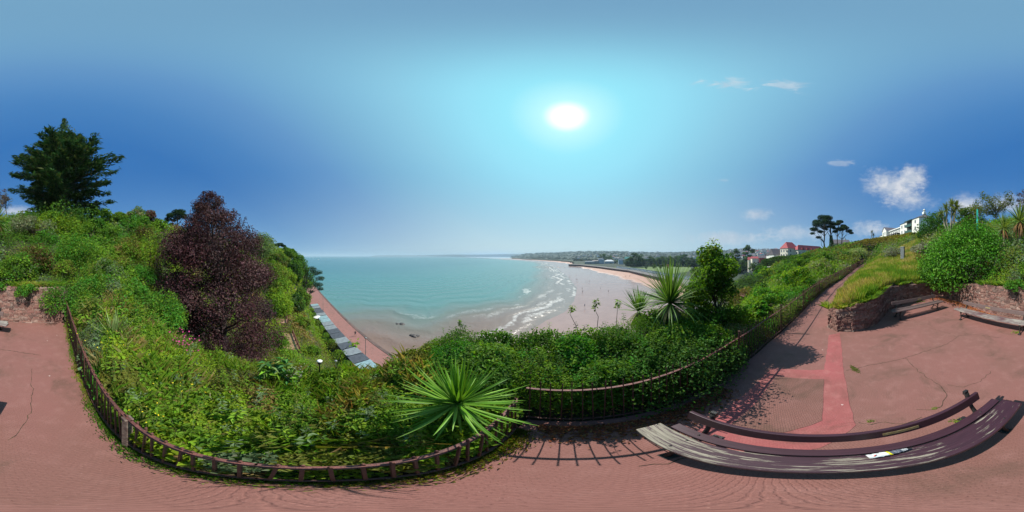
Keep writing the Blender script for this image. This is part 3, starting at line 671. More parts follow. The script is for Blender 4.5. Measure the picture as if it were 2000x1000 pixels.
cover('bramble_thicket', 'dark green brambles massed behind the railing in front of the sea view', 830, 1450, .85, 9, 130000, 1.25, 'leaf', 1.25)
cover('bramble_thicket', 'darker crest of the bramble thicket against the beach', 830, 1400, 2.9, 6.5, 80000, 1.15, 'leaf', 1.3)
cover('path_side_scrub', 'bright green shrubs running along the far side of the path railing', 1380, 1725, 3.4, 34, 70000)
cover('hill_scrub', 'mid green scrub on the hillside below the red roofed hotel', 1330, 1725, 30, 130, 34000)
cover('upper_bank_scrub', 'mixed garden undergrowth on the bank below the white apartments', 1715, 1935, 8, 130, 40000)

def blades(name, label, gen, n, h, w, cols, kind='stuff', lean=.35):
    """upright thin grass blades; gen(n) -> x, y, z"""
    x, y, z = gen(n); n = len(x); a = rng.rand(n)*2*PI; L = h*(.5+.8*rng.rand(n)); le = lean*(.3+rng.rand(n)); W = w*(.6+.8*rng.rand(n))
    d = np.stack([np.cos(a), np.sin(a), 0*a], -1); s = np.stack([-np.sin(a), np.cos(a), 0*a], -1); up = np.array([0, 0, 1.0]); P = np.stack([x, y, z], -1)
    V = np.empty((n, 4, 3)); V[:, 0] = P-s*W[:, None]*.5; V[:, 1] = P+s*W[:, None]*.5
    mid = P+up*(L*.6)[:, None]+d*(L*le*.35)[:, None]; V[:, 2] = P+up*L[:, None]+d*(L*le)[:, None]; V[:, 3] = mid-s*W[:, None]*.4
    pc = np.clip((fbm(x*.8+5, y*.8, 4)-.25)*2.2, 0, .999); ci = np.clip((pc*len(cols)+rng.normal(size=n)*.9).astype(int), 0, len(cols)-1)
    o = link(name, np_mesh(name, V.reshape(-1, 3), np.arange(4*n).reshape(n, 4), MATS['leaf'], False, np.repeat(vary(cols, n, .22, ci), 4, 0)))
    return tag(o, label, 'grass', kind=kind)
def bank_gen(n):
    px = 1608+190*rng.rand(n*2); D = np.exp(math.log(5.2)+math.log(26/5.2)*rng.rand(n*2)**.9); x, y = D*np.sin(np.radians((px-1000)*.18)), D*np.cos(np.radians((px-1000)*.18))
    sd, _ = poly_sd(x, y, TERR); sp, _ = poly_sd(x, y, _strip); d3, s3, _ = seg_d(x, y, [p[:2] for p in PATH_R]); d4, s4, _ = seg_d(x, y, FENCE_B[-2:]+[p[:2] for p in PATH_F])
    ok = (sd > .16) & (sp > .1) & (s3 < 0); x, y = x[ok][:n], y[ok][:n]; z, _ = surf(x, y); return x, y, z-.04
blades('meadow_grass', 'long sunlit yellow green grass on the raised bank between wall and path', bank_gen, 42000, .30, .016, [(.11, .20, .022), (.16, .24, .028), (.22, .26, .035), (.30, .28, .07), (.36, .29, .11)])
def edge_gen(n):
    pts = FENCE_A; L = [0]
    for i in range(len(pts)-1): L.append(L[-1]+math.dist(pts[i], pts[i+1]))
    s = L[-1]*rng.rand(n)**1.6; xs = np.interp(s, L, [p[0] for p in pts]); ys = np.interp(s, L, [p[1] for p in pts])
    o = np.abs(rng.normal(size=n))*.06*(.3+fbm(xs*3, ys*3, 2)*1.6)
    return xs+.93*o-.01, ys-.34*o, 0*o
blades('edge_weeds', 'low weeds and moss growing along the foot of the low railing', edge_gen, 9000, .055, .012, [MG, LG, OL, DRY, YG])

def wt_gen(n):
    pts = WALL_P[1:]+WALL_B[1:]; hs = WALL_PH[1:]+WALL_BH[1:]; L = [0]
    for i in range(len(pts)-1): L.append(L[-1]+math.dist(pts[i], pts[i+1]))
    s = L[-1]*rng.rand(n); xs = np.interp(s, L, [p[0] for p in pts]); ys = np.interp(s, L, [p[1] for p in pts]); h = np.interp(s, L, hs); k = fbm(s*1.3, s*0+3, 3) > .42; d = unit(np.stack([xs, ys], -1))*(.05+.3*rng.rand(n))[:, None]
    return (xs+d[:, 0])[k], (ys+d[:, 1])[k], (h-.03)[k]
blades('wall_top_grass', 'tufts of grass and weeds hanging over the top of the stone walls', wt_gen, 9000, .2, .02, [LG, MG, YG, (.25, .24, .06)], 'stuff', 1.5)
# -- low growth closing the gap under the rails
def fringe(label, pts, n, lf, cols, depth=.3, top=.34):
    L = [0]
    for i in range(len(pts)-1): L.append(L[-1]+math.dist(pts[i], pts[i+1]))
    s = L[-1]*rng.rand(n); xs = np.interp(s, L, [p[0] for p in pts]); ys = np.interp(s, L, [p[1] for p in pts]); e = .01
    dx = np.interp(s+e, L, [p[0] for p in pts])-np.interp(s-e, L, [p[0] for p in pts]); dy = np.interp(s+e, L, [p[1] for p in pts])-np.interp(s-e, L, [p[1] for p in pts]); l = np.hypot(dx, dy); o = .02+depth*rng.rand(n); sg = -1 if pts is FENCE_A else 1
    nx, ny = -dy/l*sg, dx/l*sg; x = xs+nx*o; y = ys+ny*o; D = np.hypot(x, y); z = top*rng.rand(n)*(.35+1.1*fbm(s*2.5, s*0+9, 3))+o*.5
    P = np.stack([x, y, z], -1); pc = np.clip((fbm(s*1.4+4, s*0, 3)-.2)*2.2, 0, .999); ci = (pc*len(cols)).astype(int)
    tag(link('railing_weeds', leaf_mesh('railing_weeds', P, np.array([0, 0, 1.0])+np.stack([-nx, -ny, nx*0], -1)*.6+rng.normal(size=(n, 3))*.5, np.maximum(lf, .011*D)*(.6+.8*rng.rand(n)), vary(cols, n, .2, ci), .6)), label, 'weeds', kind='stuff')
fringe('low leafy weeds growing against the outer side of the near railing', FENCE_A, 11000, .034, [MG, LG, YG, LG, DRY, MG])
fringe('low leafy weeds growing against the outer side of the path railing', FENCE_B+[p[:2] for p in PATH_F[1:4]], 13000, .04, [MG, LG, OL, LG, MG, DRY], .35, .4)
# -- leaf litter under the railing
n = 2600; lx = .25+2.2*rng.rand(n); ly = 1.66-.36*lx-np.abs(rng.normal(size=n))*.16
litter = leaf_mesh('leaf_litter', np.stack([lx, ly, .012+.02*rng.rand(n)], -1), np.array([0, 0, 1.0])+rng.normal(size=(n, 3))*.3, .035*(.5+rng.rand(n)), vary([(.20, .06, .035), (.28, .10, .05), (.12, .05, .03), (.22, .12, .06)], n), .6)
tag(link('leaf_litter', litter), 'reddish dead leaves gathered on the paving under the railing', 'leaf litter', kind='stuff')
n = 1700; wx = 1.2+4.2*rng.rand(n); wy = np.interp(wx, [-.46, 1.5, 3.82, 5.1, 5.6], [-6.28, -7.3, -8.84, -9.1, -8.5])+.2+np.abs(rng.normal(size=n))*.3
litter = leaf_mesh('leaf_litter', np.stack([wx, wy, .012+.02*rng.rand(n)], -1), np.array([0, 0, 1.0])+rng.normal(size=(n, 3))*.3, .06*(.5+rng.rand(n)), vary([(.34, .12, .06), (.28, .10, .05), (.40, .18, .09)], n), .6)
tag(link('leaf_litter', litter), 'orange brown dead leaves along the foot of the far wall behind the benches', 'leaf litter', kind='stuff')

# ------------------------------------------------------------------ single plants
def ellip(n, r, shell=.55, flat=1.0):
    d = unit(rng.normal(size=(n, 3))); k = (shell+(1-shell)*rng.rand(n)**.5)[:, None]; return d*k*np.array(r), d
def clump_leaves(cent, rad, nleaf, size, cols, flat=.7, up=.35, m='leaf', asp=.6, name='crown', parent=None, sv=.22, gl=None, shell=.35):
    k = len(cent); rad = np.broadcast_to(np.asarray(rad, float), (k,)); i = rng.choice(k, nleaf, p=rad**2/np.sum(rad**2))
    q, d = ellip(nleaf, (1, 1, flat), shell); P = np.asarray(cent)[i]+q*rad[i][:, None]
    N = d*.7+np.array([0, 0, up])+rng.normal(size=(nleaf, 3))*.55
    cc = np.asarray(cols); ci = rng.randint(0, len(cc), k); idx = np.where(rng.rand(nleaf) < .7, ci[i], rng.randint(0, len(cc), nleaf))
    kk = (.8+.4*rng.rand(k))[i][:, None]
    return link(name, leaf_mesh(name, P, N, size*(.6+.8*rng.rand(nleaf)), vary(cc, nleaf, sv, idx)*kk, asp, mat=MATS[m], droop=.1), parent)

def wob(a, b, k=5, amp=.05):
    a = Vector(a); b = Vector(b); L = (b-a).length
    return [a+(b-a)*(i/k)+Vector(rng.normal(size=3))*amp*L*(1 if 0 < i < k else 0) for i in range(k+1)]
def broad_tree(name, label, cat, base, H, rad, ncl=40, nleaf=5000, leaf=.1, cols=(MG,), z0=.25, group=None, clr=.3, trunk=.12, bark='bark', flat=.75, shape=1.0, m='leaf', lean=(0, 0), asp=.6, crown='crown', shell=.35, env=None):
    t = thing(name, label, cat, base, 0, group); cz = H*(z0+1)/2; hz = H*(1-z0)/2
    q, d = ellip(ncl, (rad, rad, hz), .35)
    if env is not None:
        f = rng.rand(ncl)**.8; a = rng.rand(ncl)*2*PI; rr = rad*np.interp(f, env[0], env[1])*(.35+.65*rng.rand(ncl)**.5); q = np.stack([rr*np.cos(a), rr*np.sin(a), (2*f-1)*hz], -1); clr = np.interp(f, [0, .7, 1], [clr, clr*.95, clr*.3])/1.0; shape = 0
    taper = np.clip(1-shape*.35*(q[:, 2]/hz), .25, 1.4); q[:, :2] *= (taper[:, None]*(.75+.4*rng.rand(ncl))[:, None]) if env is None else 1
    q[:, 0] += lean[0]*(q[:, 2]/hz+1)/2; q[:, 1] += lean[1]*(q[:, 2]/hz+1)/2
    cent = q+np.array([0, 0, cz])
    mb = MB(); top = Vector((lean[0]*.5, lean[1]*.5, H*.78)); tp = wob((0, 0, -.4), top, 6, .02)
    mb.tube(tp, [trunk*(1-.78*i/6) for i in range(7)], 8)
    for c in cent[:min(ncl, 26)]:
        k = min(max(c[2]/H*.75, .12), .7)*6; i = int(k); p = tp[i].lerp(tp[min(i+1, 6)], k-i)
        mb.tube(wob(p, c, 4, .06), [trunk*.42, trunk*.32, trunk*.22, trunk*.14, trunk*.05], 5)
    mb.build('trunk', MATS[bark], t)
    clump_leaves(cent, rad*clr*(.6+.7*rng.rand(ncl)), nleaf, leaf, cols, flat, m=m, name=crown, parent=t, asp=asp, shell=shell)
    return t

# -- the copper beech
bx, by = pol(436, 9.6)
broad_tree('copper_beech', 'tall copper beech with dark purple leaves rising from the slope below', 'tree', (bx, by, -4.9), 11.5, 3.0, 280, 125000, .095, [(.048, .018, .024), (.034, .014, .020), (.066, .030, .036), (.044, .026, .031), (.085, .046, .052)], z0=.02, clr=.30, trunk=.24, bark='bark_purple', shape=1.0, m='leaf_dark', lean=(.2, -.85), shell=.15, env=([0, .1, .25, .45, .65, .75, .85, .93, 1], [.5, .8, 1, 1, .95, .82, .56, .3, .08]))

bt = bpy.data.objects['copper_beech']; mb = MB(); P = []; A = []
for k in range(46):
    a = rng.rand()*2*PI; r0 = .2+1.5*rng.rand(); z0 = 11.5*(.97-.17*r0/1.7-.06*rng.rand()); b = Vector((.2+r0*math.cos(a), -.75+r0*math.sin(a), z0-.9)); tp = b+Vector((.35*r0*math.cos(a)+rng.normal()*.18, .35*r0*math.sin(a)+rng.normal()*.18, .9+.9*rng.rand()))
    pts = wob(b, tp, 4, .04); mb.tube(pts, [.03, .024, .017, .01, .004], 4, False)
    for j in range(70):
        u = .15+.85*rng.rand(); q = pts[min(int(u*4), 3)].lerp(pts[min(int(u*4), 3)+1], u*4-min(int(u*4), 3)); ax = Vector((rng.normal(), rng.normal(), .9)); P.append(q+Vector(rng.normal(size=3))*.13*(1.25-u)); A.append(ax)
mb.build('top_shoots', MATS['bark_purple'], bt); k = len(P)
link('shoot_leaves', leaf_mesh('shoot_leaves', np.array(P), rng.normal(size=(k, 3)), .10*(.6+.7*rng.rand(k)), vary([(.062, .024, .032), (.044, .018, .026), (.085, .042, .05)], k), .5, np.array(A), mat=MATS['leaf_dark']), bt)
# -- the big cypress on the skyline
def cypress():
    D = 18.5; x, y = pol(124, D); z0 = 7.0; H = zof(232, D)-z0; Rm = 6.6
    t = thing('cypress_tree', 'wide dark evergreen cypress standing alone on the skyline', 'tree', (x, y, z0))
    mb = MB(); tp = wob((0, 0, -.5), (-.15, 0, H*.97), 8, .008); mb.tube(tp, [.42*(1-.93*i/8) for i in range(9)], 8)
    P = []; A = []; N = []; S = []; G = []
    nb = 300
    for b in range(nb):
        f = rng.rand()**.85; zb = H*(.05+.68*f); a = rng.rand()*2*PI
        env = np.interp(f, [0, .12, .3, .5, .7, .85, 1], [.62, .88, 1, .90, .66, .42, .16])
        L = Rm*env*(.5+.42*rng.rand()+(.18 if rng.rand() < .25 else 0)); rise = L*(.03+.20*f+.12*rng.rand())*(1 if f > .12 else .1)
        d = Vector((math.cos(a), math.sin(a), 0)); s0 = Vector((0, 0, zb))
        pts = [s0+d*(L*u)+Vector((0, 0, rise*u**1.6-.25*L*u*(1-u)*.5)) for u in (0, .25, .5, .75, 1)]
        mb.tube(pts, [.085, .07, .05, .03, .012], 4, False)
        ns = int(34+78*L/Rm)
        for k in range(ns):
            u = (.2+.8*rng.rand()**.65); i = min(int(u*4), 3); p = pts[i].lerp(pts[i+1], u*4-i); side = rng.normal()*.62
            w = Vector((-d.y, d.x, 0)); spread = L*.22*(1.2-u)
            pp = p+w*side*spread+Vector((0, 0, rng.normal()*.07)); ax = (d*1.0+w*side*1.0+Vector((0, 0, .12+.35*f+.18*rng.normal())))
            for q in range(2):
                P.append(pp+Vector(rng.normal(size=3))*.12); A.append(ax+Vector(rng.normal(size=3))*.25); N.append(Vector((0, 0, 1))+Vector(rng.normal(size=3))*.35); S.append((.34+.42*rng.rand())); G.append(u)
    for k in range(420):                    # leading shoots
        u = rng.rand()**1.3; w = .95*(1-u)**1.3+.10; P.append(Vector((rng.normal()*w*.7-.1, rng.normal()*w*.7, H*(.74+.26*u)))); A.append(Vector((rng.normal()*.6+.3, rng.normal()*.6, 1))); N.append(Vector(rng.normal(size=3))); S.append(.55); G.append(1)
    mb.build('trunk', MATS['bark'], t); n = len(P)
    col = vary([(.024, .062, .024), (.034, .085, .028), (.016, .044, .018), (.06, .09, .028)], n, .25)
    link('foliage', leaf_mesh('foliage', np.array(P), np.array(N), np.array(S), col, .26, np.array(A), .12, MATS['leaf_dark'], .06), t)
cypress()

# -- the leafy tree by the path that throws its shadow over the paving
broad_tree('ivy_tree', 'leafy green tree with bright sunlit top just behind the path railing', 'tree', (4.55, 1.62, -.35), 3.35, .80, 84, 24000, .075, [MG, LG, MG, LG, DG], z0=-.08, clr=.38, trunk=.06, shape=.75, lean=(.05, 0), m='leaf')
n = 900; q, d = ellip(n, (.32, .32, .5), .2)
P = q+np.array([4.62, 1.62, 2.75]); sh = np.array([.42, .02, -.35]); P[n//2:] += sh
ys = link('young_shoots', leaf_mesh('young_shoots', P, d+np.array([0, 0, .5])+rng.normal(size=(n, 3))*.5, .08*(.6+.8*rng.rand(n)), vary([YG, (.16, .25, .03)], n), .62)); ys.parent = bpy.data.objects['ivy_tree']; ys.location = -bpy.data.objects['ivy_tree'].location; ys['label'] = 'lime green young shoots at the top'

# -- cabbage palms and other spiky rosettes
def rosette(mbl, c, n, L, w, e0, e1, curve, cols, seed=0, azr=None):
    """sword leaves: each a folded strip of five segments"""
    V, F, Cc = mbl
    for k in range(n):
        a = rng.rand()*2*PI if azr is None else azr[0]+(azr[1]-azr[0])*rng.rand(); u = (k+.5)/n; e = R(e0+(e1-e0)*u+rng.normal()*6); l = L*(.72+.4*rng.rand()); cv = curve*(.6+.8*rng.rand())*(1.15-max(0, math.sin(e)))
        d = Vector((math.cos(a), math.sin(a), 0)); s = Vector((-math.sin(a), math.cos(a), 0)); p = Vector(c)+d*.02; b = len(V); m = 6; col = np.array(cols[rng.randint(len(cols))])*(1+.18*rng.normal())
        for i in range(m):
            t = i/(m-1); ww = w*(.5+1.0*min(t*4, 1)*.5)*(1-t**2.6)+.002; en = e-cv*t*t*1.4; dr = d*math.cos(en)+Vector((0, 0, math.sin(en))); nn = dr.cross(s)*-1
            V += [tuple(p-s*ww*.5+nn*ww*.16), tuple(p-nn*ww*.05), tuple(p+s*ww*.5+nn*ww*.16)]; Cc += [col]*3
            p = p+dr*(l/(m-1))
        for i in range(m-1):
            for j in (0, 1): F.append((b+i*3+j, b+i*3+j+1, b+i*3+3+j+1, b+i*3+3+j))
def spiky(name, label, loc, heads, stem_r, cols, dead=None, group=None, cat='plant'):
    """heads: list of (x, y, z, n, L, w, e0, e1, curve); stems run from the ground to each head"""
    t = thing(name, label, cat, loc, -math.atan2(loc[0], loc[1]), group); mb = MB()
    for h in heads:
        mb.tube(wob((h[0]*.2, h[1]*.2, -.35), (h[0], h[1], h[2]), 4, .03), [stem_r*1.3, stem_r*1.1, stem_r, stem_r*.95, stem_r*.8], 7)
        M = ([], [], []); rosette(M, h[:3], h[3], h[4], h[5], h[6], h[7], h[8], cols)
        link('leaf_rosette', np_mesh('leaf_rosette', np.array(M[0]), np.array(M[1]), MATS['blade'], True, np.array(M[2])), t)
        if dead:
            M = ([], [], []); rosette(M, (h[0], h[1], h[2]-.04*h[4]), int(h[3]*.7), h[4]*.85, h[5], -75, -35, .5, dead)
            link('dead_skirt', np_mesh('dead_skirt', np.array(M[0]), np.array(M[1]), MATS['blade'], True, np.array(M[2])), t)
    mb.build('stem', MATS['bark_pale'], t); return t
GR = [(.10, .20, .035), (.13, .235, .05), (.075, .165, .03), (.16, .25, .07)]
x, y = pol(893, 1.30); spiky('cordyline', 'large spiky green cordyline rosette pushing against the low railing', (x, y, .45), [(0, 0, .62, 170, .58, .025, 92, -42, .24)], .035, [(.10, .22, .025), (.13, .26, .035), (.075, .18, .022), (.17, .29, .06)])
x, y = pol(1309, 4.3); spiky('cabbage_palm', 'cabbage palm with upright sword leaves and drooping pale skirt beside the leafy tree', (x, y, .45), [(0, 0, 1.0, 230, 1.2, .038, 92, -14, .55)], .07, [(.09, .17, .035), (.13, .22, .05), (.07, .135, .03)], [(.22, .22, .12), (.12, .13, .05), (.28, .26, .16)], 'cabbage palms')
x, y = pol(1247, 5.0); spiky('cabbage_palm', 'smaller cabbage palm half sunk in the thicket, seaward of the larger one', (x, y, .2), [(0, 0, .75, 90, .85, .038, 92, 10, .3)], .05, [(.09, .17, .035), (.13, .22, .05), (.07, .135, .03)], [(.16, .14, .05), (.2, .17, .08)], 'cabbage palms')
x, y = pol(224, 3.2); spiky('yucca', 'pale green upright spiky plant among weeds left of the railing', (x, y, .75), [(0, 0, .15, 60, .66, .026, 95, 38, .18)], .03, [(.15, .21, .08), (.20, .25, .11), (.11, .17, .06)])
x, y = pol(1960, 11.6); spiky('cabbage_palm', 'cabbage palm with brown hanging skirt, the shorter on the bank above the far wall', (x, y, 3.1), [(0, 0, 1.6, 90, 1.2, .075, 92, -25, .5)], .09, [(.15, .20, .05), (.19, .24, .07), (.11, .17, .04)], [(.20, .12, .06), (.16, .09, .045)], 'cabbage palms')
x, y = pol(1992, 10.6); spiky('cabbage_palm', 'taller cabbage palm with a thick brown skirt on the bank above the far wall', (x, y, 3.0), [(0, 0, 2.0, 105, 1.3, .08, 92, -25, .5)], .1, [(.15, .20, .05), (.19, .24, .07), (.11, .17, .04)], [(.20, .12, .06), (.16, .09, .045)], 'cabbage palms')
x, y = pol(1857, 21); spiky('cabbage_palm', 'tall many stemmed cabbage palm on the skyline by the white apartments', (x, y, 5.6), [(-.6, .1, 3.3, 80, 1.15, .10, 92, -60, .6), (.1, 0, 3.9, 80, 1.15, .10, 92, -60, .6), (.75, -.1, 3.6, 80, 1.15, .10, 92, -60, .6), (-1.25, .2, 2.7, 70, 1.0, .10, 92, -60, .6), (.4, .3, 2.9, 70, 1.0, .10, 92, -60, .6)], .10, [(.12, .15, .035), (.15, .18, .05), (.09, .13, .03)], None, 'cabbage palms')
for px, D, lab, hh in ((1703, 78, 'small dark cabbage palm silhouetted at the left end of the white apartments', 4.4),):
    x, y = pol(px, D); spiky('cabbage_palm', lab, (x, y, 9.8), [(0, 0, hh, 40, 1.3, .2, 92, -40, .5), (.7, .4, hh*.72, 34, 1.2, .2, 92, -40, .5)], .18, [(.05, .07, .03), (.07, .09, .03)], None, 'cabbage palms')

# -- sapling leaves sticking up in front of the beach
def sprig(px, py, D, h, lab, nleaf=26, lf=.075, cols=(LG, MG), lean=(0, 0), name='sapling', group='saplings'):
    x, y = pol(px, D); zt = zof(py, D); t = thing(name, lab, 'sapling', (x, y, zt-h), 0, group)
    mb = MB(); pts = wob((0, 0, 0), (lean[0], lean[1], h), 5, .03); mb.tube(pts, [.012, .01, .008, .007, .005, .003], 5); mb.build('stem', MATS['bark'], t)
    k = nleaf; u = .84+.16*rng.rand(k); P = np.array([list(pts[min(int(a*5), 4)].lerp(pts[min(int(a*5), 4)+1], a*5-min(int(a*5), 4))) for a in u])
    a = rng.rand(k)*2*PI; A = np.stack([np.cos(a), np.sin(a), -.45+.3*rng.normal(size=k)], -1); P = P+A*lf*.55
    link('leaves', leaf_mesh('leaves', P, np.array([0, 0, 1.0])+rng.normal(size=(k, 3))*.3, lf*(.7+.6*rng.rand(k)), vary(cols, k), .42, A, .12, None, .15), t)
sprig(1166, 583, 3.6, 1.3, 'thin straight sapling with a leafy tip, between two leaning ones', 30, .10, (LG, YG)); sprig(1129, 594, 3.6, 1.2, 'thin sapling leaning seaward, leftmost above the brambles', 26, .10, (LG, YG), (-.12, 0)); sprig(1196, 586, 3.7, 1.25, 'thin sapling leaning inland, nearest the cabbage palms', 30, .10, (LG, YG), (.16, 0)); sprig(897, 624, 3.6, 1.1, 'short leafy sapling standing out at the sea edge of the thicket', 40, .06, (LG, MG))
# -- the large laurel leaves in the slope
x, y = pol(528, 2.7)
t = thing('laurel_bush', 'cherry laurel with large dark drooping leaves in front of the copper beech', 'shrub', (x, y, -.1)); mb = MB(); P = []; A = []
for k in range(11):
    e = Vector((rng.normal()*.24, rng.normal()*.24, .52+.42*rng.rand())); pts = wob((0, 0, -.3), e, 4, .05); mb.tube(pts, [.014, .012, .009, .006, .003], 5)
    for j in range(15):
        a = rng.rand()*2*PI; ax = Vector((math.cos(a), math.sin(a), -.25+.3*rng.normal())); P.append(pts[3].lerp(pts[4], rng.rand()*1.1-.2)+ax*.09); A.append(ax)
mb.build('stem', MATS['bark'], t); k = len(P)
link('leaves', leaf_mesh('leaves', np.array(P), np.array([0, 0, 1.0])+rng.normal(size=(k, 3))*.25, .175*(.7+.5*rng.rand(k)), vary([MG, (.05, .14, .04), LG, (.04, .11, .03)], k), .36, np.array(A), .16, MATS['leaf_gloss'], .22), t)
x, y = pol(652, 2.9); t = thing('leafy_branch', 'bare arching twig ending in a tuft of bright leaves over the promenade', 'branch', (x, y, 0)); mb = MB()
ex, ey = pol(692, 3.0); tipz = zof(672, 3.0); pts = [Vector((0, 0, -.3)), Vector((0, 0, .12)), Vector(((ex-x)*.4, (ey-y)*.4, tipz-.13)), Vector(((ex-x)*.75, (ey-y)*.75, tipz-.02)), Vector((ex-x, ey-y, tipz))]; mb.tube(pts, [.01, .009, .007, .005, .003], 5); mb.build('twig', MATS['bark'], t)
k = 30; A = np.stack([rng.normal(size=k)+.4, rng.normal(size=k), -.5+.5*rng.normal(size=k)], -1); P = np.array([ex-x, ey-y, tipz])+unit(A)*.05+rng.normal(size=(k, 3))*.035
link('leaves', leaf_mesh('leaves', P, np.array([0, 0, 1.0])+rng.normal(size=(k, 3))*.4, .09*(.7+.5*rng.rand(k)), vary([LG, YG], k), .45, A, .14), t)

def shrub(name, label, loc, r, cols, nleaf=2600, leaf=.09, ncl=26, m='leaf', group=None, flat=.8, asp=.6, cat='shrub', clr=.34, shell=.45):
    q, d = ellip(ncl, r, .6); q[:, 2] = np.abs(q[:, 2]); t = thing(name, label, cat, loc, 0, group)
    clump_leaves(q, max(r)*clr*(.7+.6*rng.rand(ncl)), nleaf, leaf, cols, flat, m=m, name='foliage', parent=t, asp=asp, shell=shell)
    mb = MB()
    for c in q[:10]: mb.tube(wob((0, 0, -.3), c, 3, .06), [.05*max(r)/1.5, .04*max(r)/1.5, .025*max(r)/1.5, .01], 5)
    mb.build('branches', MATS['bark'], t); return t
def hit_D(px, py, D0=6.0):
    d = np.exp(np.linspace(math.log(D0), math.log(110), 500)); a = R((px-1000)*.18); z = prof(d*math.sin(a), d*math.cos(a)); k = np.nonzero(HC-d*math.tan(R((py-500)*.18)) <= z)[0]; return float(d[k[0]]) if len(k) else None
def shrub_at(name, label, px, pyb, D, hw, hh, cols, onslope=None, **kw):      # hw, hh: half-width and height in photo pixels
    if onslope: D = hit_D(px, pyb, onslope) or D
    x, y = pol(px, D); r = D*R(hw*.18); h = D*R(hh*.18); return shrub(name, label, (x, y, zof(pyb, D)), (r, r, h), cols, **kw)
GL = [(.048, .15, .012), (.06, .18, .014), (.036, .115, .011), (.09, .21, .022)]
shrub_at('griselinia_bush', 'big rounded glossy green bush overhanging the stone wall behind the benches', 1893, 536, 10.4, 76, 92, GL, nleaf=26000, leaf=.125, ncl=90, m='leaf_gloss', clr=.3)
shrub_at('dark_evergreen_bush', 'dense dark green rounded bush beside the white apartment tower', 1823, 466, 26, 27, 48, [(.03, .085, .016), (.04, .11, .02)], nleaf=3600, leaf=.3, ncl=36)
shrub_at('bright_shrub', 'low bright green shrub below the many stemmed cabbage palm', 1845, 470, 24, 20, 28, [EM, LG], nleaf=1800, leaf=.26)
shrub_at('lavender_bush', 'grey leaved bush on the bank above the meadow grass', 1800, 490, 15, 20, 13, [(.17, .18, .15), (.13, .14, .11), (.22, .21, .18)], nleaf=1800, leaf=.12)
shrub_at('lavender_bush', 'larger grey leaved mound next to the concrete stub post', 1748, 498, 18, 24, 12, [(.17, .18, .15), (.13, .14, .11)], nleaf=1800, leaf=.14)
shrub_at('rust_bush', 'rusty brown tinted bush at the upper end of the meadow grass', 1797, 516, 13.5, 14, 20, [(.19, .12, .04), (.15, .14, .04), (.12, .13, .03)], nleaf=1500, leaf=.12)
shrub_at('silver_bush', 'low shrub with white flecked leaves on top of the far wall', 1962, 566, 8.6, 26, 20, [(.10, .13, .06), (.34, .34, .28), (.08, .11, .04), (.13, .15, .06)], nleaf=2400, leaf=.08)
shrub_at('olive_shrub', 'olive green shrub above the wall right of the big glossy bush', 1982, 548, 9.4, 28, 58, [OL, LG, MG, OL], nleaf=3800, leaf=.11)
shrub_at('lime_shrub', 'light green shrub at the left end of the far wall top', 1820, 555, 10.6, 26, 45, [MG, LG, DG, MG], nleaf=2400, leaf=.13)
shrub_at('ivy_mound', 'mound of bright ivy spilling beside the left end of the stone wall', 190, 610, 6.4, 60, 66, [EM, (.05, .16, .025), EM, MG], nleaf=9500, leaf=.075, ncl=50, clr=.36)
shrub_at('ivy_mound', 'dense emerald ivy mound right of the upright spiky plant', 318, 640, 5.6, 38, 70, [EM, (.06, .18, .025), LG], nleaf=6500, leaf=.065, ncl=40, clr=.36)
shrub_at('ivy_mound', 'upper ivy mound on the left slope below the cypress', 150, 520, 9.5, 45, 60, [EM, LG, MG], nleaf=5500, leaf=.10, ncl=40)
shrub_at('grey_shrub', 'grey silver shrub near the skyline under the cypress', 62, 448, 13, 44, 18, [(.20, .21, .15), (.15, .17, .11), (.12, .15, .08)], nleaf=3000, leaf=.14)
shrub_at('grey_shrub', 'smaller grey green shrub on the left slope right of the cypress trunk', 96, 470, 12, 16, 12, [(.20, .21, .15), (.13, .16, .1)], nleaf=1200, leaf=.13)
for i, (px, pyb, D, hw, hh, cl, lab) in enumerate([
    (30, 540, 8.6, 30, 40, [MG, LG], 'leafy green shrub directly above the left part of the stone wall'), (70, 520, 9.6, 26, 44, [OL, BR, MG], 'brownish green shrub on the bank above the wall, below the cypress'),
    (195, 428, 19.5, 22, 24, [MG, LG], 'round light green shrub on the skyline right of the cypress'), (235, 434, 21, 20, 18, [LG, MG], 'low green shrub on the skyline between cypress and copper beech'),
    (265, 430, 24, 18, 24, [BG, PALE, MG], 'thin grey green shrub on the skyline left of the purple one'), (290, 432, 24, 14, 22, [(.14, .07, .07), (.1, .05, .05), MG], 'small purplish shrub on the skyline left of the copper beech'),
    (250, 500, 12, 26, 34, [OL, DRY, LG], 'sun bleached olive shrub in the middle of the left slope'), (300, 520, 11, 24, 60, [YG, LG, OL], 'yellow green shrub leaning against the copper beech'),
    (215, 470, 14, 30, 26, [MG, LG, MG], 'mid green shrub halfway up the left slope'), (285, 470, 17, 28, 30, [OL, BR, MG], 'dull brown green shrub below the skyline near the copper beech'),
    (120, 430, 17.6, 70, 10, [DG, MG], 'dark low growth at the foot of the cypress')]):
    shrub_at('slope_shrub', lab, px, pyb, D, hw, hh, cl, nleaf=2400, leaf=.0105*D, ncl=24, group='shrubs on the left slope', onslope=5)
shrub_at('pink_sedum', 'small patch of coral pink flowers halfway up the left slope', 256, 488, 12.5, 13, 7, [(.45, .12, .12), (.38, .16, .10), (.12, .16, .03)], nleaf=700, leaf=.10)
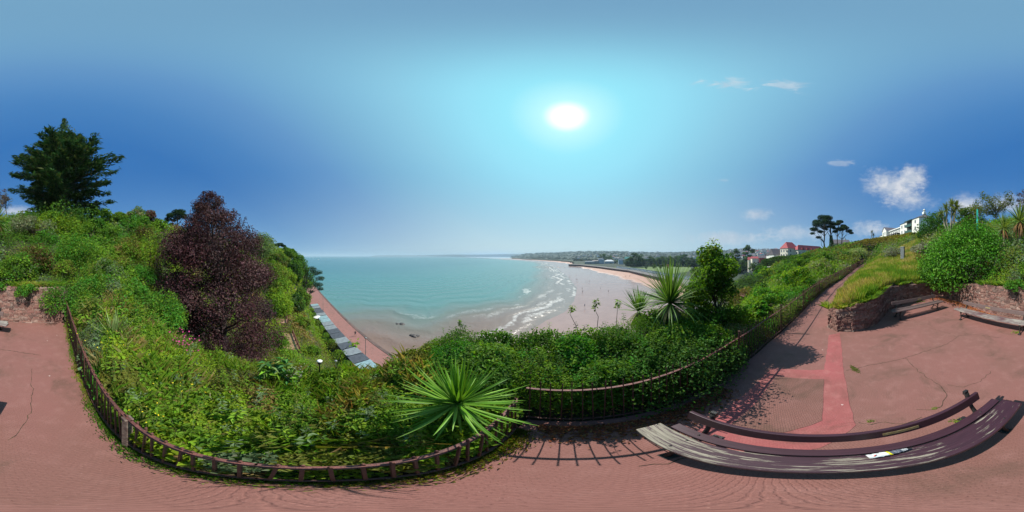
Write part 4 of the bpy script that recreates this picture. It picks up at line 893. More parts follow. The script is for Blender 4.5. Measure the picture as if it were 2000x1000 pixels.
# beyond the beech on the spur
for px, pyb, D, hw, hh, cl, lab in [
    (515, 500, 44, 20, 40, [(.13, .19, .08), (.10, .16, .06)], 'pale feathery tree on the cliff top right of the copper beech'), (530, 560, 36, 24, 50, [MG, LG, OL], 'green bush on the cliff face, right against the copper beech'),
    (548, 610, 30, 18, 36, [LG, YG], 'lime green bush low on the cliff face'), (572, 545, 46, 16, 34, [MG, DG], 'dark bush high on the cliff face under the small pine'), (575, 600, 38, 14, 24, [DG, MG, BG], 'blue green bush below the cliff pine'),
    (590, 640, 30, 16, 22, [LG, OL], 'olive bush just uphill of the farther beach huts'), (545, 520, 47, 20, 24, [OL, MG], 'olive bush on the cliff crest'), (600, 560, 52, 12, 34, [DG, DG, MG], 'dark evergreen clump behind the leaning pine'), (610, 690, 20, 13, 18, [MG, LG], 'round bush on the grassy slope behind the nearer beach huts'), (560, 500, 50, 16, 16, [MG, LG], 'rounded green bush right on the cliff crest under the small pine'), (548, 560, 40, 18, 30, [LG, OL], 'leafy green bush in the middle of the cliff face'), (540, 670, 18, 22, 24, [LG, MG], 'green bush at the lower right of the copper beech'), (588, 590, 44, 13, 26, [MG, LG, OL], 'green bush at the foot of the leaning pine'), (583, 530, 50, 14, 30, [DG, MG], 'dark pine scrub seaward of the crest bush')]:
    shrub_at('cliff_bush', lab, px, pyb, D, hw, hh, cl, nleaf=4200, leaf=.0085*D, ncl=34, group='bushes on the cliff', onslope=8)
# further rounded shrubs filling the slopes, one object each
for n_, x0, x1, y0, y1, D0, cols_, lab, grp in ((28, 1455, 1645, 508, 600, 6, [[MG, LG], [LG, YG], [OL, MG], [EM, LG], [DG, MG]], 'rounded green shrub in the mass beyond the path railing', 'filler shrubs beyond the path railing'),
        (26, 20, 320, 432, 600, 6.5, [[MG, LG], [LG, YG], [OL, LG], [EM, MG], [BG, MG]], 'rounded shrub in the overgrown slope left of the copper beech', 'filler shrubs on the left slope'), (17, 530, 594, 500, 640, 8, [[MG, LG], [LG, YG], [OL, MG], [DG, MG]], 'rounded bush on the steep cliff above the beach huts', 'filler bushes on the cliff')):
    for k in range(n_):
        px = x0+(x1-x0)*rng.rand(); py = y0+(y1-y0)*rng.rand()
        if x0 == 1455: py = max(py, np.interp(px, [1455, 1560, 1700], [545, 520, 500])); py = min(py, np.interp(px, [1455, 1530, 1600, 1690], [610, 575, 545, 516]))
        if x0 == 20: py = max(py, 445); py = min(py, np.interp(px, [20, 110, 160, 320], [530, 530, 590, 600]))
        D = hit_D(px, py, D0)
        if D is None or D > 90: continue
        xx, yy = pol(px, D); sp_, _ = poly_sd(np.array([xx]), np.array([yy]), _strip); sd_, _ = poly_sd(np.array([xx]), np.array([yy]), TERR)
        if min(sp_[0], sd_[0]) < 2.2 and x0 == 1455: continue
        if x0 == 530 and (abs(px-559) < 15 and 590 < py < 650 or abs(px-578) < 16 and py > 640): continue
        s = np.clip(26-D*.22, 9, 26)*(.6+.7*rng.rand()); cl = cols_[rng.randint(len(cols_))]
        shrub_at('rounded_shrub', lab, px, py, D, s, s*(.7+.5*rng.rand()), cl, nleaf=1700, leaf=.0105*D, ncl=22, group=grp)
def wg_gen(n):
    px = 150+680*rng.rand(n); D = np.exp(math.log(.9)+math.log(5.5/.9)*rng.rand(n)); x, y = D*np.sin(np.radians((px-1000)*.18)), D*np.cos(np.radians((px-1000)*.18)); k = (fbm(x*2.2+7, y*2.2, 3) > .47); x, y = x[k], y[k]; sd, _ = poly_sd(x, y, TERR); k = sd > .12; x, y = x[k], y[k]; z, _ = surf(x, y); return x, y, z-.12
blades('wild_grass', 'wispy wild grass and dead stalks mixed into the weeds on the slope', wg_gen, 16000, .26, .007, [LG, OL, DRY, (.26, .22, .10), (.16, .12, .05)], 'stuff', .7)
# weeds with flowers near the railing
def flowers(name, label, cat, px, py, D, spread, n, size, m, hgt=.12):
    n = int(n*1.3); x0, y0 = pol(px, D); t = thing(name, label, cat, (x0, y0, zof(py, D)+.07)); P = rng.normal(size=(n, 3))*np.array([spread, spread, hgt])
    mb = MB()
    for p in P[:30]: mb.tube([(p[0]*.7, p[1]*.7, -.5), (p[0]*.9, p[1]*.9, p[2]*.5-.1), tuple(p)], [.004, .003, .002], 4, False)
    mb.build('stalks', MATS['moss'], t)
    pts = rng.normal(size=(6, 3))*size*.16; me = leaf_mesh('flower_head', pts, rng.normal(size=(6, 3))+np.array([0, 0, .8]), size*.8, np.ones((6, 3))*.5, .9, mat=MATS[m])
    for p in P: f = link('flower_head', me, t); f.location = p; f.rotation_euler = (rng.normal()*.3, rng.normal()*.3, rng.rand()*6); f.scale = (.7+.5*rng.rand(),)*3
    return t
mat('yellow_petal', (.75, .62, .02), (.65, .5, .02), 20, .6); mat('white_petal', (.42, .41, .36), (.30, .29, .23), 20, .6)
flowers('valerian', 'pink valerian flower heads near the foot of the copper beech', 'flowering plant', 360, 672, 3.6, .16, 34, .035, 'pink_petal')
flowers('ragwort', 'yellow flowers among weeds beside the spiky plant', 'flowering plant', 205, 672, 2.6, .17, 15, .018, 'yellow_petal', .07)
flowers('ragwort', 'yellow flowers in the weeds behind the square railing post', 'flowering plant', 282, 806, 1.3, .09, 9, .014, 'yellow_petal', .04)
flowers('ragwort', 'scattered yellow flowers in the weeds below the pink valerian', 'flowering plant', 345, 750, 1.8, .16, 11, .015, 'yellow_petal', .06)
flowers('white_blossom', 'greyish white blossom cluster next to the small round garden lamp', 'flowering plant', 578, 730, 2.6, .09, 40, .02, 'white_petal', .05)
flowers('white_blossom', 'small white blossoms among the weeds at the right end of the low railing', 'flowering plant', 745, 815, 1.35, .12, 16, .014, 'white_petal', .04)
# upright leafy weed stems standing out of the carpet
def tall_weeds(label, px0, px1, D0, D1, n, h, lf, cols, m='leaf'):
    P = []; N = []; A = []; S = []; Cc = []; mb = MB(); cc = np.array(cols)
    for k in range(n):
        px = px0+(px1-px0)*rng.rand(); D = math.exp(math.log(D0)+math.log(D1/D0)*rng.rand()); x, y = pol(px, D); xa, ya = np.array([x]), np.array([y])
        sd, par = poly_sd(xa, ya, TERR); sp, _ = poly_sd(xa, ya, _strip)
        if sd[0] < .16 or sp[0] < .3: continue
        z = float(surf(xa, ya)[0][0])-.1; H = h*(.5+.8*rng.rand()); b = Vector((x, y, z)); tp = b+Vector((rng.normal()*.12*H, rng.normal()*.12*H, H)); mb.tube([b, b.lerp(tp, .5)+Vector((rng.normal()*.02, rng.normal()*.02, 0)), tp], [.004, .003, .0015], 4, False)
        c = cc[rng.randint(len(cc))]*(1+.2*rng.normal()); q = int(8+10*rng.rand()); l = lf*(.6+.8*rng.rand())
        for j in range(q):
            u = .3+.7*j/q; a = j*2.4+rng.rand(); ax = Vector((math.cos(a), math.sin(a), -.1+.5*rng.rand())); P.append(b.lerp(tp, u)+ax*l*.5); A.append(ax); N.append(Vector((0, 0, 1))+Vector(rng.normal(size=3))*.3); S.append(l*(1.25-.7*u)*(.8+.4*rng.rand())); Cc.append(c*(.85+.3*rng.rand()))
    if not P: return
    o = link('tall_weeds', leaf_mesh('tall_weeds', np.array(P), np.array(N), np.array(S), np.clip(np.array(Cc), .005, 1), .42, np.array(A), .15, MATS[m], .15)); tag(o, label, 'weeds', kind='stuff'); s = mb.build('stalks', MATS['moss'], o)
tall_weeds('upright leafy weeds standing above the carpet left of the spiky cordyline', 160, 820, .85, 5.5, 420, .34, .075, [YG, LG, LG, MG, OL, BG])
tall_weeds('arching bramble shoots standing above the dark thicket', 850, 1440, 1.8, 5.0, 300, .30, .07, [MG, LG, DG, EM])
tall_weeds('leafy shoots on the slope below the cypress', 120, 330, 4, 16, 260, .7, .16, [LG, MG, OL, EM])
# dry stems in the weeds
mb = MB()
for k in range(60):
    px = 380+440*rng.rand(); D = .98+.8*rng.rand(); x, y = pol(px, D); z = .12+.3*rng.rand(); a = rng.rand()*2*PI; L = .12+.3*rng.rand()
    mb.tube(wob((x, y, z), (x+L*math.cos(a), y+L*math.sin(a), z+.15*rng.normal()), 4, .09), .0035, 4, False)
mat('dry_stem', (.36, .30, .2), (.25, .2, .13), 9, .9); tag(mb.build('dry_stems', MATS['dry_stem']), 'pale dry stalks tangled in the weeds behind the low railing', 'dry stalks', kind='stuff')

# -- pines and other skyline trees
def pine(name, label, loc, H, R0, pads, leaf, seed_cols, trunk=.3, lean=0.0, group=None, ivy=False, n=700):
    t = thing(name, label, 'tree', loc, -math.atan2(loc[0], loc[1]), group); mb = MB(); tp = wob((0, 0, -1), (lean, 0, H*.92), 6, .015); mb.tube(tp, [trunk*(1-.6*i/6) for i in range(7)], 8)
    P = []; Nn = []; A = []
    for (dx, dy, z, r) in pads:
        c = Vector((dx*R0+lean*z, dy*R0, z*H)); k = min(int(z*.8*6), 5); mb.tube(wob(tp[k], c, 3, .05), [trunk*.45, trunk*.32, trunk*.2, trunk*.08], 5)
        m = int(n*r*r*6)+60; q = rng.normal(size=(m, 3)); q = unit(q)*(rng.rand(m)**.4)[:, None]*np.array([r*R0, r*R0, r*R0*.5]); q[:, 2] += .06*r*R0
        P.append(q+np.array(c)); Nn.append(np.array([0, 0, 1.0])+rng.normal(size=(m, 3))*.5); A.append(q*np.array([1, 1, .4])+rng.normal(size=(m, 3))*r*R0*.3)
    mb.build('trunk', MATS['bark'], t); P = np.concatenate(P); m = len(P)
    link('crown', leaf_mesh('crown', P, np.concatenate(Nn), leaf*(.6+.8*rng.rand(m)), vary(seed_cols, m, .25), .4, np.concatenate(A), .15, MATS['leaf_dark']), t)
    if ivy:
        m = 1500; zz = rng.rand(m)*H*.55; a = rng.rand(m)*2*PI; rr = trunk*(1.3+1.6*np.clip(1-zz/(H*.5), 0, 1)); Pv = np.stack([lean*zz/H+rr*np.cos(a), rr*np.sin(a), zz], -1)
        link('ivy', leaf_mesh('ivy', Pv, np.stack([np.cos(a), np.sin(a), 0*a+.3], -1)+rng.normal(size=(m, 3))*.4, .34, vary([(.05, .12, .02), (.04, .09, .02)], m), .7), t)
    return t
PN = [(.022, .050, .020), (.030, .065, .024), (.016, .038, .018)]
PAD1 = [(-.75, .1, .62, .34), (-.5, -.3, .72, .4), (-.1, .2, .95, .42), (.25, -.2, .90, .42), (.5, .3, .80, .36), (-.55, .3, .84, .36), (.1, -.4, .78, .4), (-.3, 0, .55, .25), (-.85, -.1, .5, .2), (0, .4, .70, .35), (.55, -.1, .68, .28), (-.45, .1, .40, .22)]
PAD2 = [(-.3, .1, .86, .42), (.3, -.1, .92, .42), (.7, .2, .80, .4), (-.7, 0, .76, .32), (.05, .3, .95, .36), (.95, 0, .70, .26), (0, -.4, .84, .36)]
x, y = pol(1611, 72); pine('umbrella_pine', 'tallest and widest umbrella pine on the ridge, its crown reaching left over the red roof', (x, y, 4.2), 16.8, 6.0, PAD1, .62, PN, .36, -.4, 'umbrella pines on the ridge', n=900)
x, y = pol(1625, 75); pine('umbrella_pine', 'umbrella pine with an ivy clad lower trunk, just right of the tallest', (x, y, 5.0), 13.2, 2.6, PAD2[:4], .55, PN, .5, -.9, 'umbrella pines on the ridge', True)
x, y = pol(1636, 78); pine('umbrella_pine', 'slim pine at the back of the ridge group with its crown behind the others', (x, y, 5.2), 15.2, 3.6, PAD2, .6, PN, .3, .3, 'umbrella pines on the ridge')
x, y = pol(1643, 73); pine('umbrella_pine', 'shortest umbrella pine on the ridge with a flat spreading top at the right end', (x, y, 5.6), 10.6, 4.4, PAD2, .55, PN, .3, .5, 'umbrella pines on the ridge')
x, y = pol(591, 51); pine('leaning_pine', 'pine with a dark open crown leaning out over the promenade', (x, y, zof(600, 51)), 13.0, 4.6, [(.3, 0, .95, .38), (.7, .1, .86, .4), (.95, 0, .72, .34), (.85, -.2, .58, .34), (-.25, .1, .85, .36), (1.05, .1, .46, .26), (-.4, 0, .66, .32), (.45, .2, .38, .22), (-.5, .2, .5, .3)], .42, PN, .28, 1.6, n=520)
x, y = pol(578, 52); pine('cliff_pine', 'dark pine standing on the cliff face behind the leaning pine', (x, y, zof(566, 52)), 9.5, 3.6, PAD1, .42, PN, .25, .2, n=480)
x, y = pol(543, 60); pine('crest_pine', 'small flat topped pine on the crest of the cliff', (x, y, zof(500, 60)), 4.6, 2.6, PAD2, .42, PN, .2, .2, n=480)
x, y = pol(345, 30); pine('skyline_pine', 'small dark pine on the skyline left of the copper beech top', (x, y, 6.9), 4.4, 2.3, PAD1, .3, PN, .15, .2, n=480)
x, y = pol(12, 26); broad_tree('bare_tree', 'small sparsely leaved tree at the left end of the skyline', 'tree', (x, y, zof(418, 26)), 3.7, 1.35, 26, 700, .16, [(.10, .10, .05), (.08, .08, .04)], z0=.35, clr=.3, trunk=.08)
x, y = pol(1945, 24); broad_tree('hawthorn', 'spreading thin leaved tree against the cloud above the big glossy bush', 'tree', (x, y, zof(440, 24)), 5.3, 2.9, 46, 2900, .2, [(.09, .11, .03), (.07, .09, .03), (.11, .12, .04)], z0=.32, clr=.24, trunk=.12, shape=-.3)
x, y = pol(1905, 27); broad_tree('garden_tree', 'rounded olive green tree behind the turquoise post', 'tree', (x, y, zof(448, 27)), 4.4, 2.3, 34, 3000, .24, [OL, MG, (.08, .1, .03)], z0=.1, clr=.34, trunk=.12)
x, y = pol(1882, 26); broad_tree('garden_tree', 'darker green tree between the many stemmed palm and the turquoise post', 'tree', (x, y, zof(452, 26)), 3.8, 1.8, 30, 2400, .24, [MG, DG, OL], z0=.1, clr=.34, trunk=.12)
x, y = pol(1999, 15); broad_tree('purple_tree', 'thin purplish leaved tree at the right edge above the palms', 'tree', (x, y, zof(425, 15)), 3.0, .9, 20, 600, .13, [(.10, .07, .08), (.07, .05, .06)], z0=.3, clr=.3, trunk=.06)
x, y = pol(1684, 45); broad_tree('flowering_tree', 'small tree with pale creamy foliage beside the path railing', 'tree', (x-1.6, y+2.6, 1.5), 3.2, 2.6, 34, 3600, .26, [(.20, .25, .10), (.13, .20, .05), (.28, .31, .16)], z0=.25, clr=.34, trunk=.1)
x, y = pol(1660, 33); shrub('flowering_bush', 'wide pale flowered bush along the outer side of the path railing', (x+.5, y+4, 1.0), (3.4, 2.2, 1.5), [(.18, .24, .09), (.12, .19, .05), (.27, .30, .15)], nleaf=3200, leaf=.24, ncl=34)
# -- clipped hedges
def hedge(label, pts, w, cols, leaf, dens, name='clipped_hedge', group=None):
    """pts: (x, y, z0, height); a rounded loaf of leaves along a line"""
    t = thing(name, label, 'hedge', pts[0][:3], 0, group); P = []; N = []
    for i in range(len(pts)-1):
        a = np.array(pts[i], float); b = np.array(pts[i+1], float); L = np.hypot(*(b-a)[:2]); n = int(dens*L); u = rng.rand(n); q = a+(b-a)*u[:, None]; th = PI*rng.rand(n)
        d = (b-a)[:2]/L; nr = np.array([-d[1], d[0], 0]); c, s = np.cos(th), np.sin(th); k = 1+.10*(fbm(q[:, 0]*.7+th, q[:, 1]*.7, 3)-.5)*2
        cx = np.sign(c)*np.abs(c)**.55*w/2*k; sz = np.abs(s)**.55*q[:, 3]*k
        P.append(np.stack([q[:, 0]+nr[0]*cx, q[:, 1]+nr[1]*cx, q[:, 2]-.2+sz], -1)); N.append(np.stack([nr[0]*c, nr[1]*c, s], -1)+rng.normal(size=(n, 3))*.4)
    P = np.concatenate(P)-np.array(pts[0][:3]); N = np.concatenate(N); n = len(P)
    link('foliage', leaf_mesh('foliage', P, N, leaf*(.6+.8*rng.rand(n)), vary(cols, n), .6), t)
    mb = MB()
    for i in range(len(pts)-1):
        a = Vector(pts[i][:3])-Vector(pts[0][:3]); b = Vector(pts[i+1][:3])-Vector(pts[0][:3]); h = (pts[i][3]+pts[i+1][3])/2
        mb.bar(a+Vector((0, 0, h*.4)), b+Vector((0, 0, h*.4)), w*.72, h*.86)
    mb.build('twig_core', MATS['soil'], t); return t
def hp(px, D, pyb, h): x, y = pol(px, D); return (x, y, zof(pyb, D)+.3, h+.5)
HG = [(.15, .125, .014), (.12, .11, .016), (.18, .145, .02)]
hedge('long olive clipped hedge along the ridge in front of the white apartments', [hp(1655, 60, 492, 1.7), hp(1690, 56, 482, 2.0), hp(1725, 50, 480, 2.1), hp(1755, 44, 478, 2.0), hp(1786, 38, 474, 1.8)], 2.4, HG, .34, 260, group='olive hedges on the ridge')
hedge('lower olive clipped hedge stepping down the ridge below the umbrella pines', [hp(1560, 72, 511, 2.4), hp(1590, 66, 505, 2.6), hp(1625, 60, 499, 2.4), hp(1665, 52, 496, 2.2)], 3.0, [(.12, .11, .014), (.14, .12, .018), (.09, .10, .014)], .42, 240, group='olive hedges on the ridge')
hedge('dark green hedge hiding the foot of the red roofed hotel', [hp(1490, 80, 522, 3.0), hp(1515, 76, 520, 4.0), hp(1540, 72, 518, 3.6), hp(1568, 68, 513, 3.0)], 4.0, [DG, MG, (.05, .08, .02)], .5, 220)
x, y = pol(1470, 33); shrub('domed_hedge', 'broad dome shaped clipped hedge lower down the slope', (x, y, zof(560, 33)), (5.4, 3.2, 1.9), [(.045, .085, .03), (.055, .10, .035)], nleaf=6500, leaf=.24, ncl=60, clr=.2, shell=.7)
x, y = pol(1452, 24); shrub('brown_bush', 'brownish green bush in front of the domed hedge', (x, y, zof(588, 24)), (2.4, 2.0, 1.7), [(.13, .10, .03), (.10, .10, .03), DRY], nleaf=2200, leaf=.2)
for px, D, pyb, hw, hh, cl, lab in [(1556, 14, 560, 34, 34, [YG, LG, EM], 'bright lime shrub close outside the path railing'), (1500, 10, 590, 34, 30, [LG, EM, LG], 'fresh green shrub beside the leafy tree'), (1540, 26, 534, 20, 14, [LG, EM], 'clipped light green hedge block by the dark bridge'),
    (1478, 11, 612, 26, 24, [EM, LG], 'low fresh green shrub at the near end of the path railing'), (1600, 20, 530, 30, 22, [LG, PALE, YG], 'pale flowered shrub halfway along the path railing'), (1570, 50, 520, 34, 18, [MG, DG], 'mid green shrub mass below the ridge hedges'), (1620, 44, 508, 30, 16, [MG, OL], 'green shrub below the ridge, right of the hotel hedge')]:
    shrub_at('path_shrub', lab, px, pyb, D, hw, hh, cl, nleaf=2400, leaf=.0105*D, ncl=28, group='shrubs beyond the path railing', onslope=6.5 if px > 1540 else 5)
# ivy swallowing the railing by the corner
for x, y, r, h, lab in ((2.25, 1.12, .30, 1.05, 'dark ivy clump swallowing the railing, nearest the bench'), (2.7, .92, .26, 1.0, 'dark ivy clump over the railing, in the middle of the overgrown stretch'), (1.6, 1.45, .3, .85, 'ivy clump behind the railing bars near the corner'), (3.25, .72, .2, .75, 'ivy clump over the railing at the start of the path')):
    shrub('ivy_clump', lab, (x, y, .0), (r, r*.8, h), [DG, MG, DG, (.06, .12, .03)], nleaf=2600, leaf=.05, ncl=30, m='leaf_dark', group='ivy on the railing')
for x, y, z, r, h, lab in ((-1.95, -5.62, .75, .42, .85, 'ivy spilling over the right end of the stone wall beside the railing end'), (-1.05, -6.0, 1.28, .42, .3, 'tuft of bright ivy on top of the stone wall, left of the larger spill'), (.3, -6.55, 1.38, .5, .3, 'low ivy hanging over the wall top above the far bench')):
    shrub('wall_ivy', lab, (x, y, z), (r, r*.8, h), [EM, LG, MG, EM], nleaf=2200, leaf=.06, ncl=26, group='ivy on the stone wall')
# little weeds in the paving
for px, py, lab, s in ((1700, 823, 'tiny weed sprouting from the crack behind the near bench', .022), (1868, 824, 'small white flowered weed at the foot of the bench support', .036), (1826, 798, 'small weed in the paving crack beyond the near bench', .02), (1985, 650, 'small weed under the seat of the far bench', .06), (1795, 589, 'grass tuft behind the middle bench', .12)):
    x, y, _ = gp(px, py); n = 70; q = rng.normal(size=(n, 3))*np.array([s, s, .3*s]); q[:, 2] = np.abs(q[:, 2])+.008
    t = thing('paving_weed', lab, 'weed', (x, y, 0)); link('leaves', leaf_mesh('leaves', q, np.array([0, 0, 1.0])+rng.normal(size=(n, 3))*.5, s*.7, vary([YG, LG], n), .5), t)
x, y, _ = gp(1669, 721); n = 160; q = rng.normal(size=(n, 2))*np.array([.07, .03]); P = np.stack([x+q[:, 0], y+q[:, 1], .006+.004*rng.rand(n)], -1)
tag(link('moss_patch', leaf_mesh('moss_patch', P, np.array([0, 0, 1.0])+rng.normal(size=(n, 3))*.05, .03, vary([(.09, .10, .025), (.12, .13, .03)], n), .6)), 'flat olive moss patch on the paving beside the light red band', 'moss', kind='stuff')
# ------------------------------------------------------------------ railings
def cumlen(pts):
    L = [0]
    for i in range(len(pts)-1): L.append(L[-1]+(Vector(pts[i+1])-Vector(pts[i])).length)
    return L
def along(pts, s, L=None):
    L = L or cumlen(pts); i = 0
    while i < len(pts)-2 and s > L[i+1]: i += 1
    a = Vector(pts[i]); b = Vector(pts[i+1]); return a+(b-a)*((s-L[i])/(L[i+1]-L[i])), (b-a).normalized()
def railing(label, pts, rail_z, top_z, step, bw, rails, posts=(), square_post=None, maxbars=100, group=None, near=True, rail_mat='rust_rail'):
    pts = [Vector(p if len(p) == 3 else (p[0], p[1], 0)) for p in pts]; o = pts[0].copy(); t = thing('iron_railing', label, 'railing', o, 0, group); pts = [p-o for p in pts]; L = cumlen(pts)
    bm = MB(); bm.box((0, 0, (top_z+.03)/2), (bw, bw, top_z-.03)); bm.lathe((0, 0, top_z), [(bw*.72, 0), (bw*.6, bw*.5), (.0005, bw*.9)], 6); me = bm.mesh('bar', MATS['rust_iron'])
    n = int(L[-1]/step); extra = MB()
    for k in range(n+1):
        p, d = along(pts, k*step+.02 if k*step+.02 < L[-1] else L[-1], L); rz = math.atan2(d.y, d.x)
        if k < maxbars:
            b = link('bar', me, t); b.location = p+Vector((0, 0, rng.normal()*.004)); b.rotation_euler = (rng.normal()*.012, rng.normal()*.012, rz)
        else: extra.box(p+Vector((0, 0, (top_z+.03)/2)), (bw, bw, top_z-.03), rz)
    if extra.v: e = extra.build('bars_beyond', MATS['rust_iron'], t); e['kind'] = 'stuff'
    for name, z, w, h in rails:
        mb = MB()
        for i in range(len(pts)-1): d = (pts[i+1]-pts[i]).normalized()*w*.3; mb.bar(pts[i]-d+Vector((0, 0, z)), pts[i+1]+d+Vector((0, 0, z)), w, h)
        mb.build(name, MATS[rail_mat if z > .5 else 'rust_iron'], t, .004 if near else 0)
    for s in posts:
        p, d = along(pts, s, L); MB().bar(p+Vector((0, 0, -.1)), p+Vector((0, 0, top_z+.04)), .04, .04).build('post', MATS['rust_iron'], t)
    if square_post is not None:
        p, d = along(pts, square_post, L); nr = Vector((d.y, -d.x, 0)); mb = MB(); mb.bar(p+nr*.0+Vector((0, 0, -.1)), p+Vector((0, 0, .86)), .062, .062); mb.box(p+Vector((0, 0, .875)), (.075, .075, .03), math.atan2(d.y, d.x)); mb.build('square_post', MATS['post_grey'], t, .006)
    return t
railing('low rusty railing along the seaward edge of the terrace, nearest the viewer', FENCE_A, .865, .945, .103, .015, [('top_rail', .896, .03, .011), ('top_rail', .85, .03, .011), ('bottom_rail', .10, .03, .014)], (), cumlen([Vector((*p, 0)) for p in FENCE_A])[2]+.06, group='iron railings')
railing('rusty railing with tall bars that starts behind the bench end and follows the path', FENCE_B, .88, 1.02, .112, .012, [('top_rail', .885, .034, .014), ('bottom_rail', .10, .03, .012)], (3.3, 5.6, 8.2), group='iron railings')
railing('far stretch of rusty railing climbing beside the path toward the hill', PATH_F, .88, 1.02, .125, .016, [('top_rail', .885, .04, .03), ('bottom_rail', .10, .035, .02)], tuple(np.arange(2, 40, 3.2)), group='iron railings', near=False)

# ------------------------------------------------------------------ stone walls
def stone_wall(name, label, pts, hs, thick=.34):
    """pts run with the outside (planting) on the right hand; stones are laid in rough courses"""
    pts = [Vector((*p, 0)) for p in pts]; L = cumlen(pts); t = thing(name, label, 'stone wall', pts[0]); o = pts[0]
    mc = MB(); V = []; F = []; Cc = []
    nrm = []
    for i, p in enumerate(pts):
        d = (pts[min(i+1, len(pts)-1)]-pts[max(i-1, 0)]).normalized(); nrm.append(Vector((d.y, -d.x, 0)))
    for i in range(len(pts)-1):
        a, b = pts[i]-o, pts[i+1]-o; na, nb = nrm[i]*-1, nrm[i+1]*-1; h0, h1 = hs[i]-.04, hs[i+1]-.04
        mc.add([a+na*.0+Vector((0, 0, -.25)), b+nb*.0+Vector((0, 0, -.25)), b+nb*thick+Vector((0, 0, -.25)), a+na*thick+Vector((0, 0, -.25)),
                a+na*.0+Vector((0, 0, h0)), b+nb*.0+Vector((0, 0, h1)), b+nb*thick+Vector((0, 0, h1)), a+na*thick+Vector((0, 0, h0))],
               [(0, 1, 5, 4), (1, 2, 6, 5), (2, 3, 7, 6), (3, 0, 4, 7), (4, 5, 6, 7)])
    mc.build('mortar', MATS['mortar'], t)
    cols = [(.25, .135, .11), (.21, .115, .095), (.28, .165, .135), (.18, .11, .095), (.24, .16, .135), (.29, .20, .17), (.20, .10, .085)]
    z = -.03
    while z < max(hs):
        ch = .065+.05*rng.rand(); s = -.1*rng.rand()
        while s < L[-1]:
            w = .10+.22*rng.rand()**1.4; c = min(s+w/2, L[-1]-.001); p, d = along(pts, max(c, .001), L); hh = float(np.interp(c, L, hs))
            if z < hh-.05 and c > 0:
                nr = Vector((-d.y, d.x, 0)); top = z+ch*.95; last = top > hh-.09
                out = .008+.022*rng.rand(); p = p-o; x0, x1 = -w*.47, w*.47; y0, y1 = -out, thick*.5 if not last else thick+.01
                b = len(V); j = lambda k=.012: rng.normal()*k
                for yy in (y0, y1):
                    for xx, zz in ((x0, z), (x1, z), (x1, top), (x0, top)):
                        q = p+d*(xx+j())+nr*(yy*(-1 if False else 1)+j(.006))+Vector((0, 0, zz+j(.009))); V.append(tuple(q))
                F += [(b, b+1, b+2, b+3), (b+5, b+4, b+7, b+6), (b+3, b+2, b+6, b+7), (b+1, b+5, b+6, b+2), (b+4, b, b+3, b+7)]
                Cc += [np.array(cols[rng.randint(len(cols))])*(1+.16*rng.normal())]*8
            s += w+.006
        z += ch
    me = np_mesh('stones', np.array(V), np.array(F), MATS['stone'], False, np.array(Cc)); st = link('stones', me, t)
    b = st.modifiers.new('bevel', 'BEVEL'); b.width = .014; b.segments = 1; b.limit_method = 'ANGLE'
    return t
stone_wall('planter_wall', 'curved rubble stone wall with rounded nose holding up the grassy bank', WALL_P, WALL_PH)
stone_wall('back_wall', 'long reddish stone retaining wall behind the two far benches', WALL_B, WALL_BH)

# ------------------------------------------------------------------ benches
def bench(label, P, Q, mats, back=(.16, .24), plaque=(.05, .30), group='plum painted benches'):
    P = Vector((*P, 0)); Q = Vector((*Q, 0)); d = (Q-P).normalized(); Ln = (Q-P).length; c = (P+Q)/2; t = thing('bench', label, 'bench', c, math.atan2(d.y, d.x), group); h = Ln/2
    MB().box((0, .12, .405), (Ln, .24, .05)).build('seat', MATS[mats[0]], t, .012)
    MB().box((0.03, .305, .418), (Ln-.16, .10, .045)).build('seat_slat', MATS[mats[1]], t, .008)
    x0, x1 = -h+back[0], h-back[1]; tilt = Matrix.Rotation(R(-10), 3, 'X')
    bk = MB().box(((x0+x1)/2, .425, .672), (x1-x0, .042, .15), M=tilt).build('backrest', MATS[mats[2]], t, .008)
    if plaque: MB().box((plaque[0]+plaque[1]/2, .4015, .672), (plaque[1], .004, .045), M=tilt).build('plaque', MATS['brass'], bk)
    for s in (-1, 1):
        x = s*(h-.37); mb = MB()
        mb.tube([(x, .02, .0), (x, .03, .03), (x, .075, .12), (x, .06, .24), (x, .05, .375)], [.03, .026, .022, .023, .03], 8)
        mb.tube([(x, .52, .0), (x, .50, .03), (x, .40, .14), (x, .345, .26), (x, .36, .38), (x, .415, .52), (x, .452, .66), (x, .478, .80)], [.032, .028, .024, .026, .028, .024, .024, .03], 8)
        mb.box((x, .20, .366), (.05, .37, .028)); mb.tube([(x, .09, .15), (x, .2, .235), (x, .35, .19)], .014, 6)
        mb.box((x, .04, .011), (.10, .11, .018)); mb.box((x, .505, .011), (.10, .12, .018)); mb.box((x, .49, .815), (.055, .035, .07)); mb.tube([(x, .05, .30), (x, .15, .33), (x, .3, .33)], .012, 6)
        mb.build('support', MATS['dark_iron'], t)
        for yy, zz in ((.05, .4305), (.19, .4305), (.305, .441)): MB().lathe((x, yy, zz), [(.012, 0), (.011, .004), (.0005, .006)], 8).build('bolt', MATS['dark_iron'], t)
    return t
bench('long plum painted bench with flaking seat right below the viewer, a crumpled bottle on it', (.87, .92), (0.02, -1.80), ('plank_worn', 'plank_light', 'plank_light'), plaque=(.12, .28))
bench('bench standing alone in front of the curved planter wall, its shadow falling toward the viewer', (4.54, -4.37), (3.77, -7.06), ('plank_dark', 'plank_dark', 'plank_dark'), plaque=(.1, .2))
bench('bench with bare silvery seat against the straight back wall', (2.84, -6.15), (-.19, -4.98), ('plank_bare', 'plank_bare', 'plank_dark'), plaque=(-.3, .22))

